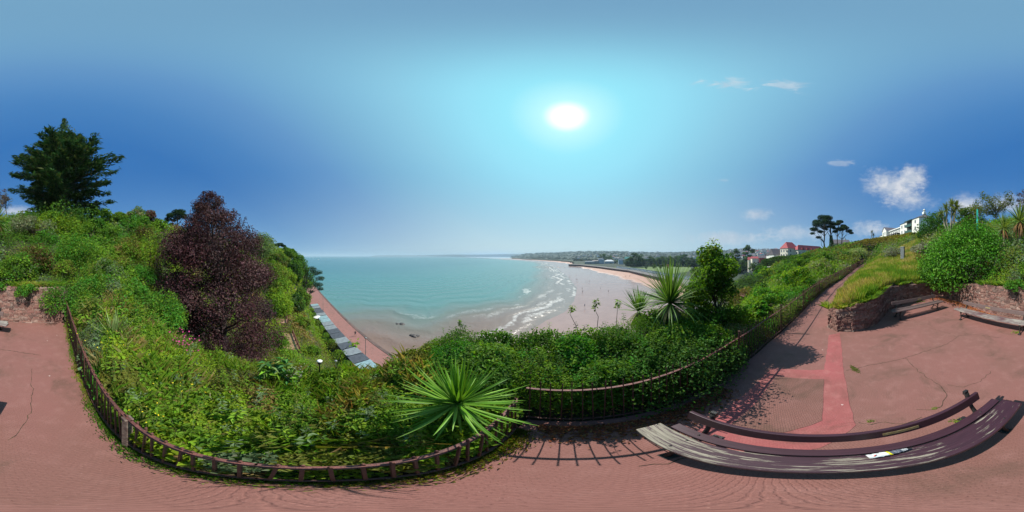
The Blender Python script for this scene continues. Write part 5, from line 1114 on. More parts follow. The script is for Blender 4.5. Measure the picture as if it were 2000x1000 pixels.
# -- crushed bottle on the near bench
x, y, _ = gp(1735, 886, .45); t = thing('crushed_bottle', 'crushed plastic bottle with white and yellow label lying on the near bench', 'bottle', (x, y, .463), R(35))
def crushed(name, x0, x1, r0, r1, m, par):
    V = []; n = 14; k = 9
    for i in range(k):
        u = i/(k-1); r = r0+(r1-r0)*u
        for j in range(n):
            a = 2*PI*j/n; rr = r*(1+.16*rng.normal()*(.4+.6*math.sin(PI*u))); V.append((x0+(x1-x0)*u, rr*math.cos(a)*1.12, rr*math.sin(a)*.62))
    F = [(i*n+j, i*n+(j+1) % n, (i+1)*n+(j+1) % n, (i+1)*n+j) for i in range(k-1) for j in range(n)]; mb = MB(); mb.add(V, F, True); mb.add(V[:n], [tuple(reversed(range(n)))]); mb.add(V[-n:], [tuple(range(n))]); return mb.build(name, MATS[m], par)
d = 1
t.rotation_euler = (0, 0, math.atan2(-.953, -.303)+R(7))
crushed('label', -.115, -.005, .026, .025, 'plastic_white', t); crushed('label_band', -.005, .012, .0255, .025, 'plastic_yellow', t); crushed('body', .012, .085, .025, .02, 'plastic_dark', t); crushed('neck', .085, .125, .019, .010, 'plastic_clear', t)
MB().tube([(-.09, -.012, .0165), (-.07, .004, .0185)], .005, 6).build('label_mark', MATS['plastic_red'], t)

# -- small things on the slope
x, y = pol(624, 2.9); t = thing('garden_lamp', 'small round white topped garden lamp on a thin dark post in the weeds', 'garden lamp', (x, y, -.35)); mb = MB(); mb.tube([(0, 0, -.3), (0, 0, .84)], .012, 7); mb.build('post', MATS['dark_iron'], t)
MB().lathe((0, 0, .84), [(.014, 0), (.036, .01), (.05, .024), (.053, .036), (.034, .048), (.0005, .053)], 16).build('lamp_head', MATS['lamp_white'], t); MB().lathe((0, 0, .80), [(.001, -.01), (.035, 0), (.035, .035), (.012, .04)], 12).build('collar', MATS['dark_iron'], t)
x, y = pol(1909, 20); z = zof(432, 20); t = thing('turquoise_post', 'turquoise painted metal post with a dark cap standing above the glossy bush', 'post', (x, y, z-1.2)); MB().tube([(0, 0, 0), (0, 0, 2.75)], .11, 12).build('shaft', MATS['turquoise'], t); MB().lathe((0, 0, 2.75), [(.13, 0), (.13, .06), (.001, .09)], 12).build('cap', MATS['dark_iron'], t)
x, y = pol(1763, 15); t = thing('concrete_post', 'short grey concrete stub post at the top of the meadow grass', 'post', (x, y, zof(492, 15)-.42)); mb = MB(); mb.box((0, 0, .3), (.34, .3, 1.1), .4); mb.box((0, 0, .87), (.38, .34, .06), .4); mb.build('shaft', MATS['galv'], t, .02)
def timber_rail(label, px0, py0, D0, px1, py1, D1):
    D0 = hit_D(px0, py0, 8) or D0; D1 = hit_D(px1, py1, 8) or D1; D0 -= .8; D1 -= .8
    a = Vector((*pol(px0, D0), zof(py0, D0))); b = Vector((*pol(px1, D1), zof(py1, D1))); t = thing('timber_rail', label, 'timber rail', a, 0, 'timber rails on the cliff steps'); v = b-a; n = 5
    for k in range(n): MB().bar(v*(k/(n-1))+Vector((0, 0, -1.5)), v*(k/(n-1))+Vector((0, 0, .5)), .14, .14).build('post', MATS['timber_red'], t)
    mb = MB(); mb.bar(Vector((0, 0, .45)), v+Vector((0, 0, .45)), .09, .16); mb.build('handrail', MATS['timber_red'], t); MB().bar(Vector((0, 0, .05)), v+Vector((0, 0, .05)), .08, .14).build('lower_rail', MATS['timber_red'], t)
    return a, b
for lab, A in (('dark red timber rail beside the higher flight of cliff steps', (556, 598, 29, 562, 632, 24.5)), ('dark red timber rail beside the lower flight of cliff steps', (572, 652, 21.5, 585, 684, 17.5))):
    a, b = timber_rail(lab, *A); mb = MB(); d = (b-a); nr = Vector((d.y, -d.x, 0)).normalized(); side = 1 if nr.dot(Vector((a.x, a.y, 0))) < 0 else -1
    k = 14; left = Vector((math.cos(math.atan2(a.x, a.y)), -math.sin(math.atan2(a.x, a.y)), 0))*-1
    st = thing('steps', lab.replace('dark red timber rail beside the', 'earth and timber steps,').replace('flight of cliff steps', 'flight down the cliff'), 'steps', a, 0, 'cliff steps')
    for i in range(k): mb.box(d*((i+.5)/k)+left*.75+Vector((0, 0, -.15)), (1.5, d.length/k*1.25, .5), math.atan2(left.y, left.x))
    mb.build('treads', MATS['earth_path'], st)

# ------------------------------------------------------------------ beach huts on the promenade
hu = Vector((-.986, .167, 0)); hr = math.atan2(hu.y, hu.x); H0 = Vector((-17.4, 13.92, PROM_Z))
HUTS = [('felt_teal', 'green tinted'), ('felt_dark', 'dark slate'), ('felt_grey', 'pale grey'), ('felt_dark', 'nearly black'), ('felt_grey', 'pale grey'), ('felt_dark', 'dark grey'), ('felt_dark', 'dark'), ('felt_grey', 'mid grey'), ('felt_grey', 'grey'), ('felt_teal', 'blue green'), ('felt_teal', 'pale turquoise'), ('felt_grey', 'light grey'), ('felt_dark', 'dark grey'), ('felt_dark', 'dark'), ('felt_grey', 'grey'), ('felt_teal', 'teal')]
ordw = ['nearest', 'second', 'third', 'fourth', 'fifth', 'sixth', 'seventh', 'eighth', 'ninth', 'tenth', 'eleventh', 'twelfth', 'thirteenth', 'fourteenth', 'fifteenth', 'farthest']
def beach_hut(rm):
    t = thing('beach_hut', 'x', 'beach hut'); w, dp, h = 2.12, 2.35, 2.15       # local x along the row, door side at -y
    mb = MB(); mb.box((0, 0, h/2), (w, dp, h)); mb.add([(-w/2, -dp/2, h), (w/2, -dp/2, h), (w/2, dp/2, h), (-w/2, dp/2, h), (-w/2, -dp/2, h+.22), (w/2, -dp/2, h+.22)], [(0, 1, 5, 4), (4, 5, 2, 3), (0, 4, 3), (1, 2, 5)]); mb.build('wall', MATS['hut_side'], t)
    rf = MB(); rf.add([(-w/2-.08, -dp/2-.15, h+.25), (w/2+.08, -dp/2-.15, h+.25), (w/2+.08, dp/2+.1, h+.02), (-w/2-.08, dp/2+.1, h+.02), (-w/2-.08, -dp/2-.15, h+.31), (w/2+.08, -dp/2-.15, h+.31), (w/2+.08, dp/2+.1, h+.08), (-w/2-.08, dp/2+.1, h+.08)], [(3, 2, 1, 0), (4, 5, 6, 7), (0, 1, 5, 4), (1, 2, 6, 5), (2, 3, 7, 6), (3, 0, 4, 7)]); rf.build('roof', MATS[rm], t)
    for s in (-1, 1):
        d = MB().box((s*.48, -dp/2-.02, .98), (.9, .04, 1.85)).build('door', MATS['hut_door'], t); MB().box((s*.1, -dp/2-.055, .95), (.03, .03, .14)).build('handle', MATS['dark_iron'], d)
    return t
protos = {}
for i, (rm, cn) in enumerate(HUTS):
    if rm in protos: t = copy_tree(protos[rm])
    else: t = protos[rm] = beach_hut(rm)
    t.location = H0+hu*(2.42*i)+Vector((0, 0, rng.normal()*.05)); t.rotation_euler = (0, 0, hr); tag(t, f'beach hut with {cn} flat roof, {ordw[i]} in the row on the promenade' if i < 15 else f'beach hut with {cn} flat roof, farthest in the row by the leaning pine', 'beach hut', 'beach huts along the promenade')
hn = Vector((-hu.y, hu.x, 0)); hn = hn if hn.y < 0 else -hn
for k, s in enumerate((1.5, 5.2, 9.6, 12.5, 17.5, 21.5, 27, 32)):
    p = H0+hu*s+hn*(1.75+.5*rng.rand()); shrub('hut_bush', 'leafy bush growing against the backs of the beach huts', (p.x, p.y, PROM_Z+.9), (1.2, .9, 1.35+.7*rng.rand()), [[MG, LG], [LG, YG], [OL, LG]][k % 3], nleaf=1500, leaf=.2, ncl=20, group='bushes behind the beach huts')
# lamp posts
def lamp(label, px, D, zb, Hh, group=None, cat='street lamp'):
    x, y = pol(px, D); t = thing('street_lamp', label, cat, (x, y, zb), 0, group); MB().tube([(0, 0, 0), (0, 0, .9), (0, 0, .95), (0, 0, Hh)], [.09, .085, .055, .04], 10).build('pole', MATS['galv'], t); MB().lathe((0, 0, 0), [(.16, 0), (.16, .12), (.1, .2)], 10).build('base', MATS['dark_iron'], t)
    MB().lathe((0, 0, Hh), [(.04, 0), (.2, .06), (.24, .12), (.12, .2), (.001, .24)], 12).build('lantern', MATS['galv'], t); return t
lamp('street lamp with flat lantern in the middle of the promenade paving', 714, 26.0, PROM_Z, 5.6)
lamp('plain grey lamp column between slope and nearest beach huts', 655.5, 20.0, -17.0, 4.6)
lamp('far street lamp on the promenade, beyond the white parasol', 631, 58, PROM_Z, 4.6)
x, y, _ = gp(625, 631, PROM_Z); t = thing('parasol', 'open white parasol on the promenade in front of the beach huts', 'parasol', (x-.2, y-.6, PROM_Z)); MB().tube([(0, 0, 0), (0, 0, 2.3)], .025, 6).build('pole', MATS['galv'], t); MB().lathe((0, 0, 2.0), [(1.25, 0), (.8, .2), (.3, .36), (.001, .42)], 12).build('canopy', MATS['lamp_white'], t)
for px, py, lab in ((653, 651, 'x'),):
    x, y, _ = gp(px, py, PROM_Z); t = thing('litter', 'small dark object lying on the promenade paving', 'litter', (x, y, PROM_Z)); MB().lathe((0, 0, 0), [(.22, 0), (.26, .25), (.2, .3), (.001, .3)], 10).build('body', MATS['dark_iron'], t)

# ------------------------------------------------------------------ people (one continuous body each)
def person_mesh(pose, top, legs, hair, skin=(.42, .24, .17)):
    J = {'pel': (0, 0, .93), 'wai': (0, 0, 1.08), 'che': (0, .0, 1.32), 'nec': (0, .01, 1.47), 'hed': (0, -.02, 1.58), 'top': (0, 0, 1.70)}
    st = .0 if pose == 'stand' else .2
    for s, k in ((-1, 'l'), (1, 'r')):
        f = st*s; J.update({'hi'+k: (s*.10, 0, .90), 'kn'+k: (s*.11, -f*.8-.02, .50), 'an'+k: (s*.11, -f*1.1+.06, .09), 'to'+k: (s*.12, -f*1.1-.10, .03),
                            'sh'+k: (s*.18, 0, 1.40), 'el'+k: (s*.24, f*.5+.03, 1.12), 'wr'+k: (s*.25, f*.9-.05, .88), 'ha'+k: (s*.25, f*1.0-.07, .78)})
    E = [('pel', 'wai'), ('wai', 'che'), ('che', 'nec'), ('nec', 'hed'), ('hed', 'top')]
    for k in 'lr': E += [('pel', 'hi'+k), ('hi'+k, 'kn'+k), ('kn'+k, 'an'+k), ('an'+k, 'to'+k), ('che', 'sh'+k), ('sh'+k, 'el'+k), ('el'+k, 'wr'+k), ('wr'+k, 'ha'+k)]
    Rr = {'pel': .14, 'wai': .125, 'che': .15, 'nec': .055, 'hed': .095, 'top': .085, 'hi': .09, 'kn': .06, 'an': .042, 'to': .04, 'sh': .062, 'el': .042, 'wr': .03, 'ha': .034}
    ks = list(J); me = bpy.data.meshes.new('person_rig'); me.from_pydata([J[k] for k in ks], [(ks.index(a), ks.index(b)) for a, b in E], [])
    o = bpy.data.objects.new('person_rig', me); C.objects.link(o); o.modifiers.new('skin', 'SKIN'); o.modifiers.new('sub', 'SUBSURF').levels = 1
    sv = me.skin_vertices[0].data
    for i, k in enumerate(ks): r = Rr.get(k, Rr.get(k[:2], .05)); sv[i].radius = (r, r*.85); sv[i].use_root = (i == 0)
    dg = bpy.context.evaluated_depsgraph_get(); m2 = bpy.data.meshes.new_from_object(o.evaluated_get(dg)); bpy.data.objects.remove(o); m2.name = 'person'
    n = len(m2.vertices); co = np.empty(n*3, np.float32); m2.vertices.foreach_get('co', co); co = co.reshape(-1, 3); c = np.ones((n, 4), np.float32); z = co[:, 2]; ax = np.abs(co[:, 0])
    c[:, :3] = skin; c[(z > .60) & (z < 1.0) & (ax < .2), :3] = legs
    if top is not None: c[(z >= 1.0) & (z < 1.45) & (ax < .23), :3] = top
    c[(z > 1.63) | ((z > 1.55) & (co[:, 1] > .01)), :3] = hair
    a = m2.color_attributes.new('Col', 'FLOAT_COLOR', 'POINT'); a.data.foreach_set('color', c.ravel()); m2.materials.clear(); m2.materials.append(MATS['cloth_skin']); m2.polygons.foreach_set('use_smooth', [True]*len(m2.polygons)); return m2
m = bpy.data.materials.new('cloth_skin'); m.use_nodes = True; tt = NT(m.node_tree); aa = tt.node('ShaderNodeAttribute', attribute_name='Col'); tt.l.new(aa.outputs['Color'], tt.n['Principled BSDF'].inputs['Base Color']); tt.n['Principled BSDF'].inputs['Roughness'].default_value = .8; MATS['cloth_skin'] = m
PM = [person_mesh('walk', (.03, .03, .04), (.03, .03, .05), (.03, .02, .015)), person_mesh('stand', (.5, .5, .5), (.04, .05, .10), (.06, .04, .02)), person_mesh('walk', None, (.05, .06, .14), (.05, .035, .02)), person_mesh('stand', (.35, .05, .06), (.10, .10, .11), (.12, .08, .04)), person_mesh('stand', (.08, .16, .34), (.4, .36, .3), (.03, .02, .02))]
def person(label, px, py, z, k, rz, group, sc=1.0, dz=0.0):
    x, y, _ = gp(px, py, z); o = link('person', PM[k]); o.location = (x, y, z+dz); o.rotation_euler = (0, 0, rz); o.scale = (sc,)*3; return tag(o, label, 'person', group)
G1 = 'people on the wet sand'; SZ = SEA_Z+.55
person('person in dark clothes walking on the wet sand, the nearer of an overlapping pair', 1138, 572, SZ, 0, .4, G1); person('person just behind the walker in dark clothes on the wet sand', 1137, 566, SZ, 2, 2.0, G1); person('person alone on the wet sand in front of the dry orange beach', 1188, 571, SZ, 0, 1.0, G1)
for i, (px, py, k, lab) in enumerate([(1127, 548, 3, 'one of two people close together midway on the wet sand'), (1125.5, 547, 1, 'paler of two people close together midway on the wet sand'), (1146, 552, 4, 'person in blue on the wet sand left of a taller one'), (1151, 551, 0, 'dark figure on the wet sand right of one in blue'), (1142, 600, 1, 'person on the wet sand nearest the brambles'),
        (1113, 543, 2, 'bather standing at the edge of the surf'), (1093, 545, 2, 'bather in the breaking waves'), (1125, 536, 0, 'small distant dark figure high on the wet sand'), (1154, 534, 3, 'distant figure by the dark weed line'), (1112, 538, 1, 'pale distant figure by the water edge'), (1173, 565, 1, 'small pale figure sitting out on the open wet sand'),
        (1222, 541, 3, 'person on the dry sand in red'), (1230, 541, 0, 'dark figure on the dry sand near the sea wall')]): person(lab, px, py, SEA_Z+(.55 if px < 1200 else 1.2), k, rng.rand()*6, G1)
for px, py, k, lab in ((993, 549, 2, 'bather standing in the teal water, leftmost'), (1018, 549, 2, 'bather in the teal water, left of a pair'), (1025, 550, 2, 'bather in the teal water, right of a pair'), (1067, 545, 2, 'bather just outside the white surf'), (1020, 536, 2, 'distant bather beyond the pair')): person(lab, px, py, SEA_Z, k, rng.rand()*6, 'bathers in the sea', 1, -.85)
G2 = 'people on the promenade'; person('person all in black on the seaward side of the promenade', 694, 657, PROM_Z, 0, 1.2, G2); person('person in red shorts beside the beach huts near the parasol', 638, 638, PROM_Z, 3, .4, G2); person('person in blue beside the one in red shorts by the huts', 633, 637, PROM_Z, 4, 2.4, G2); person('person in pale clothes standing under the white parasol', 629, 633, PROM_Z, 1, .9, G2)

# ------------------------------------------------------------------ sea things
x, y, _ = gp(622, 504.6, SEA_Z); t = thing('motor_yacht', 'small white boat far out on the open sea', 'boat', (x*.6, y*.6, SEA_Z), 1.0)
mb = MB(); P = []
for i, (xx, w, zz) in enumerate(((-6, 1.7, 1.3), (-2, 2.0, 1.3), (3, 1.5, 1.5), (6.5, .05, 1.9))): P += [(xx, -w, zz), (xx, -w*.6, -.3), (xx, w*.6, -.3), (xx, w, zz)]
mb.add(P, [(i*4+j, i*4+4+j, i*4+5+j, i*4+1+j) for i in range(3) for j in range(3)]+[(i*4+3, i*4+7, i*4+4, i*4) for i in range(3)]+[(0, 1, 2, 3)]); mb.build('hull', MATS['lamp_white'], t); mb = MB(); mb.box((-1.5, 0, 2.2), (5, 2.6, 1.8)); mb.box((-2, 0, 3.5), (2.6, 2.2, .8)); mb.build('cabin', MATS['frame_white'], t, .2); MB().tube([(-2, 0, 3.8), (-2, 0, 6)], .08, 6).build('mast', MATS['galv'], t)
def rocks(name, label, cx, cy, z, n, sp, size, cat='rock', kind=None):
    mb = MB()
    for k in range(n):
        c = Vector((cx+rng.normal()*sp[0], cy+rng.normal()*sp[1], z)); r = size*(.5+rng.rand()); nn = 8
        ring = lambda f, h: [c+Vector((r*f*math.cos(2*PI*j/nn)*(1+.25*rng.normal()), r*f*math.sin(2*PI*j/nn)*(1+.25*rng.normal()), h*r)) for j in range(nn)]
        vs = ring(1, -.4)+ring(.95, .15)+ring(.55, .42)+[c+Vector((0, 0, .5*r))]; fs = [(i*nn+j, i*nn+(j+1) % nn, (i+1)*nn+(j+1) % nn, (i+1)*nn+j) for i in range(2) for j in range(nn)]+[(2*nn+j, 2*nn+(j+1) % nn, 3*nn) for j in range(nn)]; mb.add(vs, fs)
    return tag(mb.build(name, MATS['rock']), label, cat, kind=kind)
x, y, _ = gp(812, 657, SEA_Z); rocks('rock', 'dark rock breaking the shallow water off the promenade', x, y, SEA_Z, 5, (.7, .4), .8)
x, y, _ = gp(778, 633, SEA_Z); rocks('rock', 'low weedy rock just under the surface, farther out than the other', x, y, SEA_Z-.15, 4, (1.2, .5), .7)
mb_pts = [gp(1042+88*i/40, 521.3+1.4*i/40, SEA_Z)[:2] for i in range(41)]
rk = MB()
for i, (x, y) in enumerate(mb_pts):
    for k in range(3):
        r = 1.2+2.2*rng.rand(); c = Vector((x+rng.normal()*3, y+rng.normal()*6, SEA_Z)); n = 7; vs = [c+Vector((r*math.cos(2*PI*j/n)*(1+.3*rng.normal()), r*math.sin(2*PI*j/n)*(1+.3*rng.normal()), -.4)) for j in range(n)]+[c+Vector((rng.normal()*.3, 0, .5*(.6+rng.rand())))]; rk.add(vs, [(j, (j+1) % n, n) for j in range(n)])
tag(rk.build('rock_reef', MATS['rock']), 'long low line of dark rocks running out from the far beach', 'rock reef', kind='stuff')
# ------------------------------------------------------------------ land, hills, park
land = [(p[0], p[1]) for p in PROM_INL]+COAST+[(200, 9000), (11500, 4000), (8000, -9000), (-9000, -9000), (-9000, 300)]
sheet('lowland', land, PROM_Z-.2, MATS['hill_town'])
LG_PTS = [(1196, 521.7), (1255, 520.8), (1316, 519.6), (1352, 522), (1345, 530), (1322, 533.6), (1300, 535.5), (1255, 529.5), (1222, 525.2)]
sheet('park_lawn', [gp(a, b, PROM_Z)[:2] for a, b in LG_PTS], PROM_Z-.1, MATS['lawn'])
sheet('car_park', [gp(a, b, PROM_Z)[:2] for a, b in [(1290, 518.6), (1345, 517.2), (1352, 521.6), (1316, 519.4)]], PROM_Z-.08, MATS['tarmac'])
def build_hills():
    px = np.arange(1000, 1640, 2.0); D = np.concatenate([np.exp(np.linspace(math.log(340), math.log(3600), 130)), [4500]])
    A, DD = np.meshgrid(np.radians((px-1000)*.18), D, indexing='ij'); PX = np.repeat(px[:, None], len(D), 1); x = DD*np.sin(A); y = DD*np.cos(A)
    r1 = np.interp(PX, [1000, 1030, 1080, 1120, 1150, 1210, 1240, 1300, 1360, 1400, 1450, 1500, 1560, 1640], [-.3, .7, .95, 1.3, 1.5, 1.38, 1.15, 1.1, 1.35, 1.65, 2.0, 2.0, 1.9, 1.8])
    Dr = np.interp(PX, [1000, 1100, 1250, 1350, 1450, 1640], [2900, 2700, 2400, 2000, 1350, 1200]); D0 = np.interp(PX, [1000, 1020, 1040, 1080, 1120, 1150, 1200, 1400, 1640], [2300, 1500, 1150, 900, 800, 620, 400, 360, 340])
    u = np.clip((DD-D0)/(Dr-D0), 0, 1); zr = HC+Dr*np.tan(np.radians(r1)); z = PROM_Z-.6+(zr-PROM_Z)*(u*u*(3-2*u))**.9; z = np.where(DD > Dr, zr-(DD-Dr)*.02, z)
    nz = fbm(x*.012, y*.012, 5)-.5; z = z+nz*np.clip((DD-D0)/600, 0, 1)*26*np.clip(DD/2200, .3, 1.2); z = np.where(DD <= D0, -26, z)
    me = np_mesh('hills', np.stack([x, y, z], -1).reshape(-1, 3), grid_faces(len(px), len(D)), MATS['hill_town']); tag(link('hills', me), kind='structure')
    return px, D, x, y, z, u
hpx, hD, hx, hy, hz, hu_ = build_hills()
# woods on the hills and round the park: many small crowns
def woods(name, label, cx, cy, cz, r, per, cols):
    k = len(cx); i = np.repeat(np.arange(k), per); n = len(i); q, d = ellip(n, (1, 1, .8), .6); q[:, 2] = np.abs(q[:, 2])
    P = np.stack([cx[i], cy[i], cz[i]], -1)+q*r[i][:, None]; cc = np.array(cols); ci = rng.randint(0, len(cc), k); tone = (.7+.6*rng.rand(k))[i][:, None]
    tag(link(name, leaf_mesh(name, P, d+np.array([0, 0, .25])+rng.normal(size=(n, 3))*.35, r[i]*.62*(.6+.8*rng.rand(n)), vary(cc, n, .15, ci[i])*tone, .8, mat=MATS['leaf_dark'])), label, 'woodland', kind='stuff')
WC = [(.015, .030, .014), (.022, .040, .016), (.012, .024, .012), (.028, .044, .018), (.018, .032, .02)]
n = 7500; i = rng.randint(0, len(hpx)-1, n); j = rng.randint(0, len(hD)-2, n); d = np.hypot(hx[i, j], hy[i, j]); patch = fbm(hx[i, j]*.005+3, hy[i, j]*.005, 4); ok = (hu_[i, j] > .004) & (patch > .24) & (hz[i, j] > -19)
i, j, d = i[ok], j[ok], d[ok]; woods('woodland', 'distant woods and hedgerows covering the hills behind the bay', hx[i, j]+rng.normal(size=len(i))*6, hy[i, j]+rng.normal(size=len(i))*6, hz[i, j], np.clip(.0055*d, 3, 16)*(.6+.7*rng.rand(len(i))), 16, WC)
NW = 800; pw = 1120+350*rng.rand(NW); dw = np.where(rng.rand(NW) < .6, 340+330*rng.rand(NW), 300+60*rng.rand(NW)); dw = np.where(pw > 1360, 190+300*rng.rand(NW), dw); dw = np.where(pw < 1222, 460+420*rng.rand(NW), dw); dw = np.where(pw < 1165, 640+420*rng.rand(NW), dw)
woods('park_woodland', 'dark belt of trees massed beyond the park lawn', dw*np.sin(np.radians((pw-1000)*.18)), dw*np.cos(np.radians((pw-1000)*.18)), np.full(NW, PROM_Z)+1.0, (3.5+3.5*rng.rand(NW)), 30, WC)
def headland():
    px = np.arange(724, 1030, 3.0); top = np.interp(px, [724, 730, 742, 800, 880, 940, 1000, 1030], [0, 50, 66, 62, 84, 74, 95, 80])+8*(fbm(px*.05, px*0+2, 3)-.5); V = []
    Dn = np.interp(px, [724, 830, 900, 1030], [7600, 7300, 5200, 4600])
    for p, h, D0 in zip(px, top, Dn):
        for k, (dd, hh) in enumerate(((0, -2), (60, .55), (260, .9), (700, 1), (1500, .5), (1900, -2))): x, y = pol(p, D0+dd); V.append((x, y, SEA_Z+(h*hh if hh > 0 else -3)))
    tag(link('headland', np_mesh('headland', np.array(V), grid_faces(len(px), 6), MATS['hill_far'])), kind='structure')
headland()

# ------------------------------------------------------------------ buildings
def house(label, px, D, zb, w, dp, h, rh, wall, roof, rz=0.0, group=None, name='house', cat='house', hip=False, near=False):
    x, y = pol(px, D); a = R((px-1000)*.18); t = thing(name, label, cat, (x, y, zb), -a+rz, group)
    MB().box((0, 0, h/2-2), (w, dp, h+4)).build('wall', MATS[wall], t); o = .35; rf = MB(); k = w*.28 if hip else -o
    rf.add([(-w/2-o, -dp/2-o, h+.02), (w/2+o, -dp/2-o, h+.02), (w/2+o, dp/2+o, h+.02), (-w/2-o, dp/2+o, h+.02), (-w/2+k, 0, h+rh), (w/2-k, 0, h+rh)], [(3, 2, 1, 0), (0, 1, 5, 4), (2, 3, 4, 5), (1, 2, 5), (3, 0, 4)]); r = rf.build('roof', MATS[roof], t)
    MB().box((w*.28, .3, h+rh), (.7, .7, 1.6)).build('chimney', MATS[wall], r)
    nw = max(2, int(w/3.2)); nf = max(1, int(h/2.9))
    for fz in range(nf):
        for k in range(nw): MB().box((-w/2+w*(k+.5)/nw, -dp/2-.03, 1.6+2.8*fz), (1.1, .08, 1.3)).build('window', MATS['window_glass'], t)
    return t
# town houses on the hill: copies of a few prototypes, too small to show parts
def town_mesh(w, dp, h, rh, wall, roof, hip):
    mb = MB(); mb.box((0, 0, h/2-2), (w, dp, h+4)); k = w*.25 if hip else -.3
    mb.add([(-w/2-.3, -dp/2-.3, h+.02), (w/2+.3, -dp/2-.3, h+.02), (w/2+.3, dp/2+.3, h+.02), (-w/2-.3, dp/2+.3, h+.02), (-w/2+k, 0, h+rh), (w/2-k, 0, h+rh)], [(3, 2, 1, 0), (0, 1, 5, 4), (2, 3, 4, 5), (1, 2, 5), (3, 0, 4)], mi=1)
    for f in range(int(h/2.8)):
        for q in range(max(2, int(w/3))): mb.box((-w/2+w*(q+.5)/max(2, int(w/3)), -dp/2-.03, 1.6+2.8*f), (1.2, .1, 1.4), mi=2)
    return mb.mesh('town_house', [MATS[wall], MATS[roof], MATS['window_glass']])
TM = [town_mesh(10, 8, 6, 3, 'white_paint', 'slate', False), town_mesh(13, 9, 6, 3.2, 'cream_paint', 'slate', True), town_mesh(9, 8, 6, 3, 'white_paint', 'red_tile', False), town_mesh(22, 9, 8.6, 3, 'grey_wall', 'slate', True), town_mesh(12, 8, 3.6, 3, 'grey_wall', 'slate', False)]
nm = {0: 'small white gabled house', 1: 'cream hip roofed house', 2: 'white house with a red roof', 3: 'long grey terrace of houses', 4: 'grey bungalow'}
cnt = 0
while cnt < 240:
    big = rng.rand() < .72; p = (1425+112*rng.rand()) if big else (1090+330*rng.rand()); i = int((p-1000)/2); j = rng.randint(30, len(hD)-25)
    if not (.08 < hu_[i, j] < .97): continue
    if not big and (rng.rand() < .45): continue
    x, y, z = hx[i, j], hy[i, j], hz[i, j]; k = int(rng.choice(5, p=[.34, .22, .12, .14, .18])); o = link('town_house', TM[k]); o.location = (x, y, z+.0012*math.hypot(x, y)); o.rotation_euler = (0, 0, -R((p-1000)*.18)+rng.normal()*.4); s = 1+.25*rng.rand(); o.scale = (s, s, s)
    side, side2 = ('on the town hill', 'on the town hill left of the hotel') if p > 1425 else ('on the wooded hill', 'on the wooded hill behind the bay')
    tag(o, f'{nm[k]} far off {side2}', 'house', f'{nm[k]}s {side}'); cnt += 1
GV = 'villas below the hotel'
house('white gabled villa with grey roof just left of the red roofed hotel', 1519, 124, -6, 11, 9, 9.5, 4.5, 'white_paint', 'slate', .5, GV); house('narrow white villa with a tall chimney wall left of the gabled one', 1508, 132, -8, 7.5, 8, 11, 2.4, 'white_paint', 'slate', .3, GV)
house('low cream wing in front of the gabled villa', 1516, 116, -6, 8, 6, 6.0, 1.8, 'cream_paint', 'slate', .4, GV); house('cream house with dark red side left of the white villas', 1490, 150, -7, 8, 8, 8, 2.2, 'red_tile', 'slate', .2, GV); house('flat topped cream guest house at the left end of the villa row', 1479, 152, -7.5, 11, 9, 8, 1.8, 'cream_paint', 'red_tile', .2, GV); house('pale house partly hidden at the foot of the villa row', 1470, 160, -9, 9, 8, 8, 2.6, 'cream_paint', 'red_tile', .1, GV)
house('white house peeping out behind the umbrella pines', 1642, 92, 4, 9, 8, 5.4, 2.6, 'cream_paint', 'slate', .2, GV)

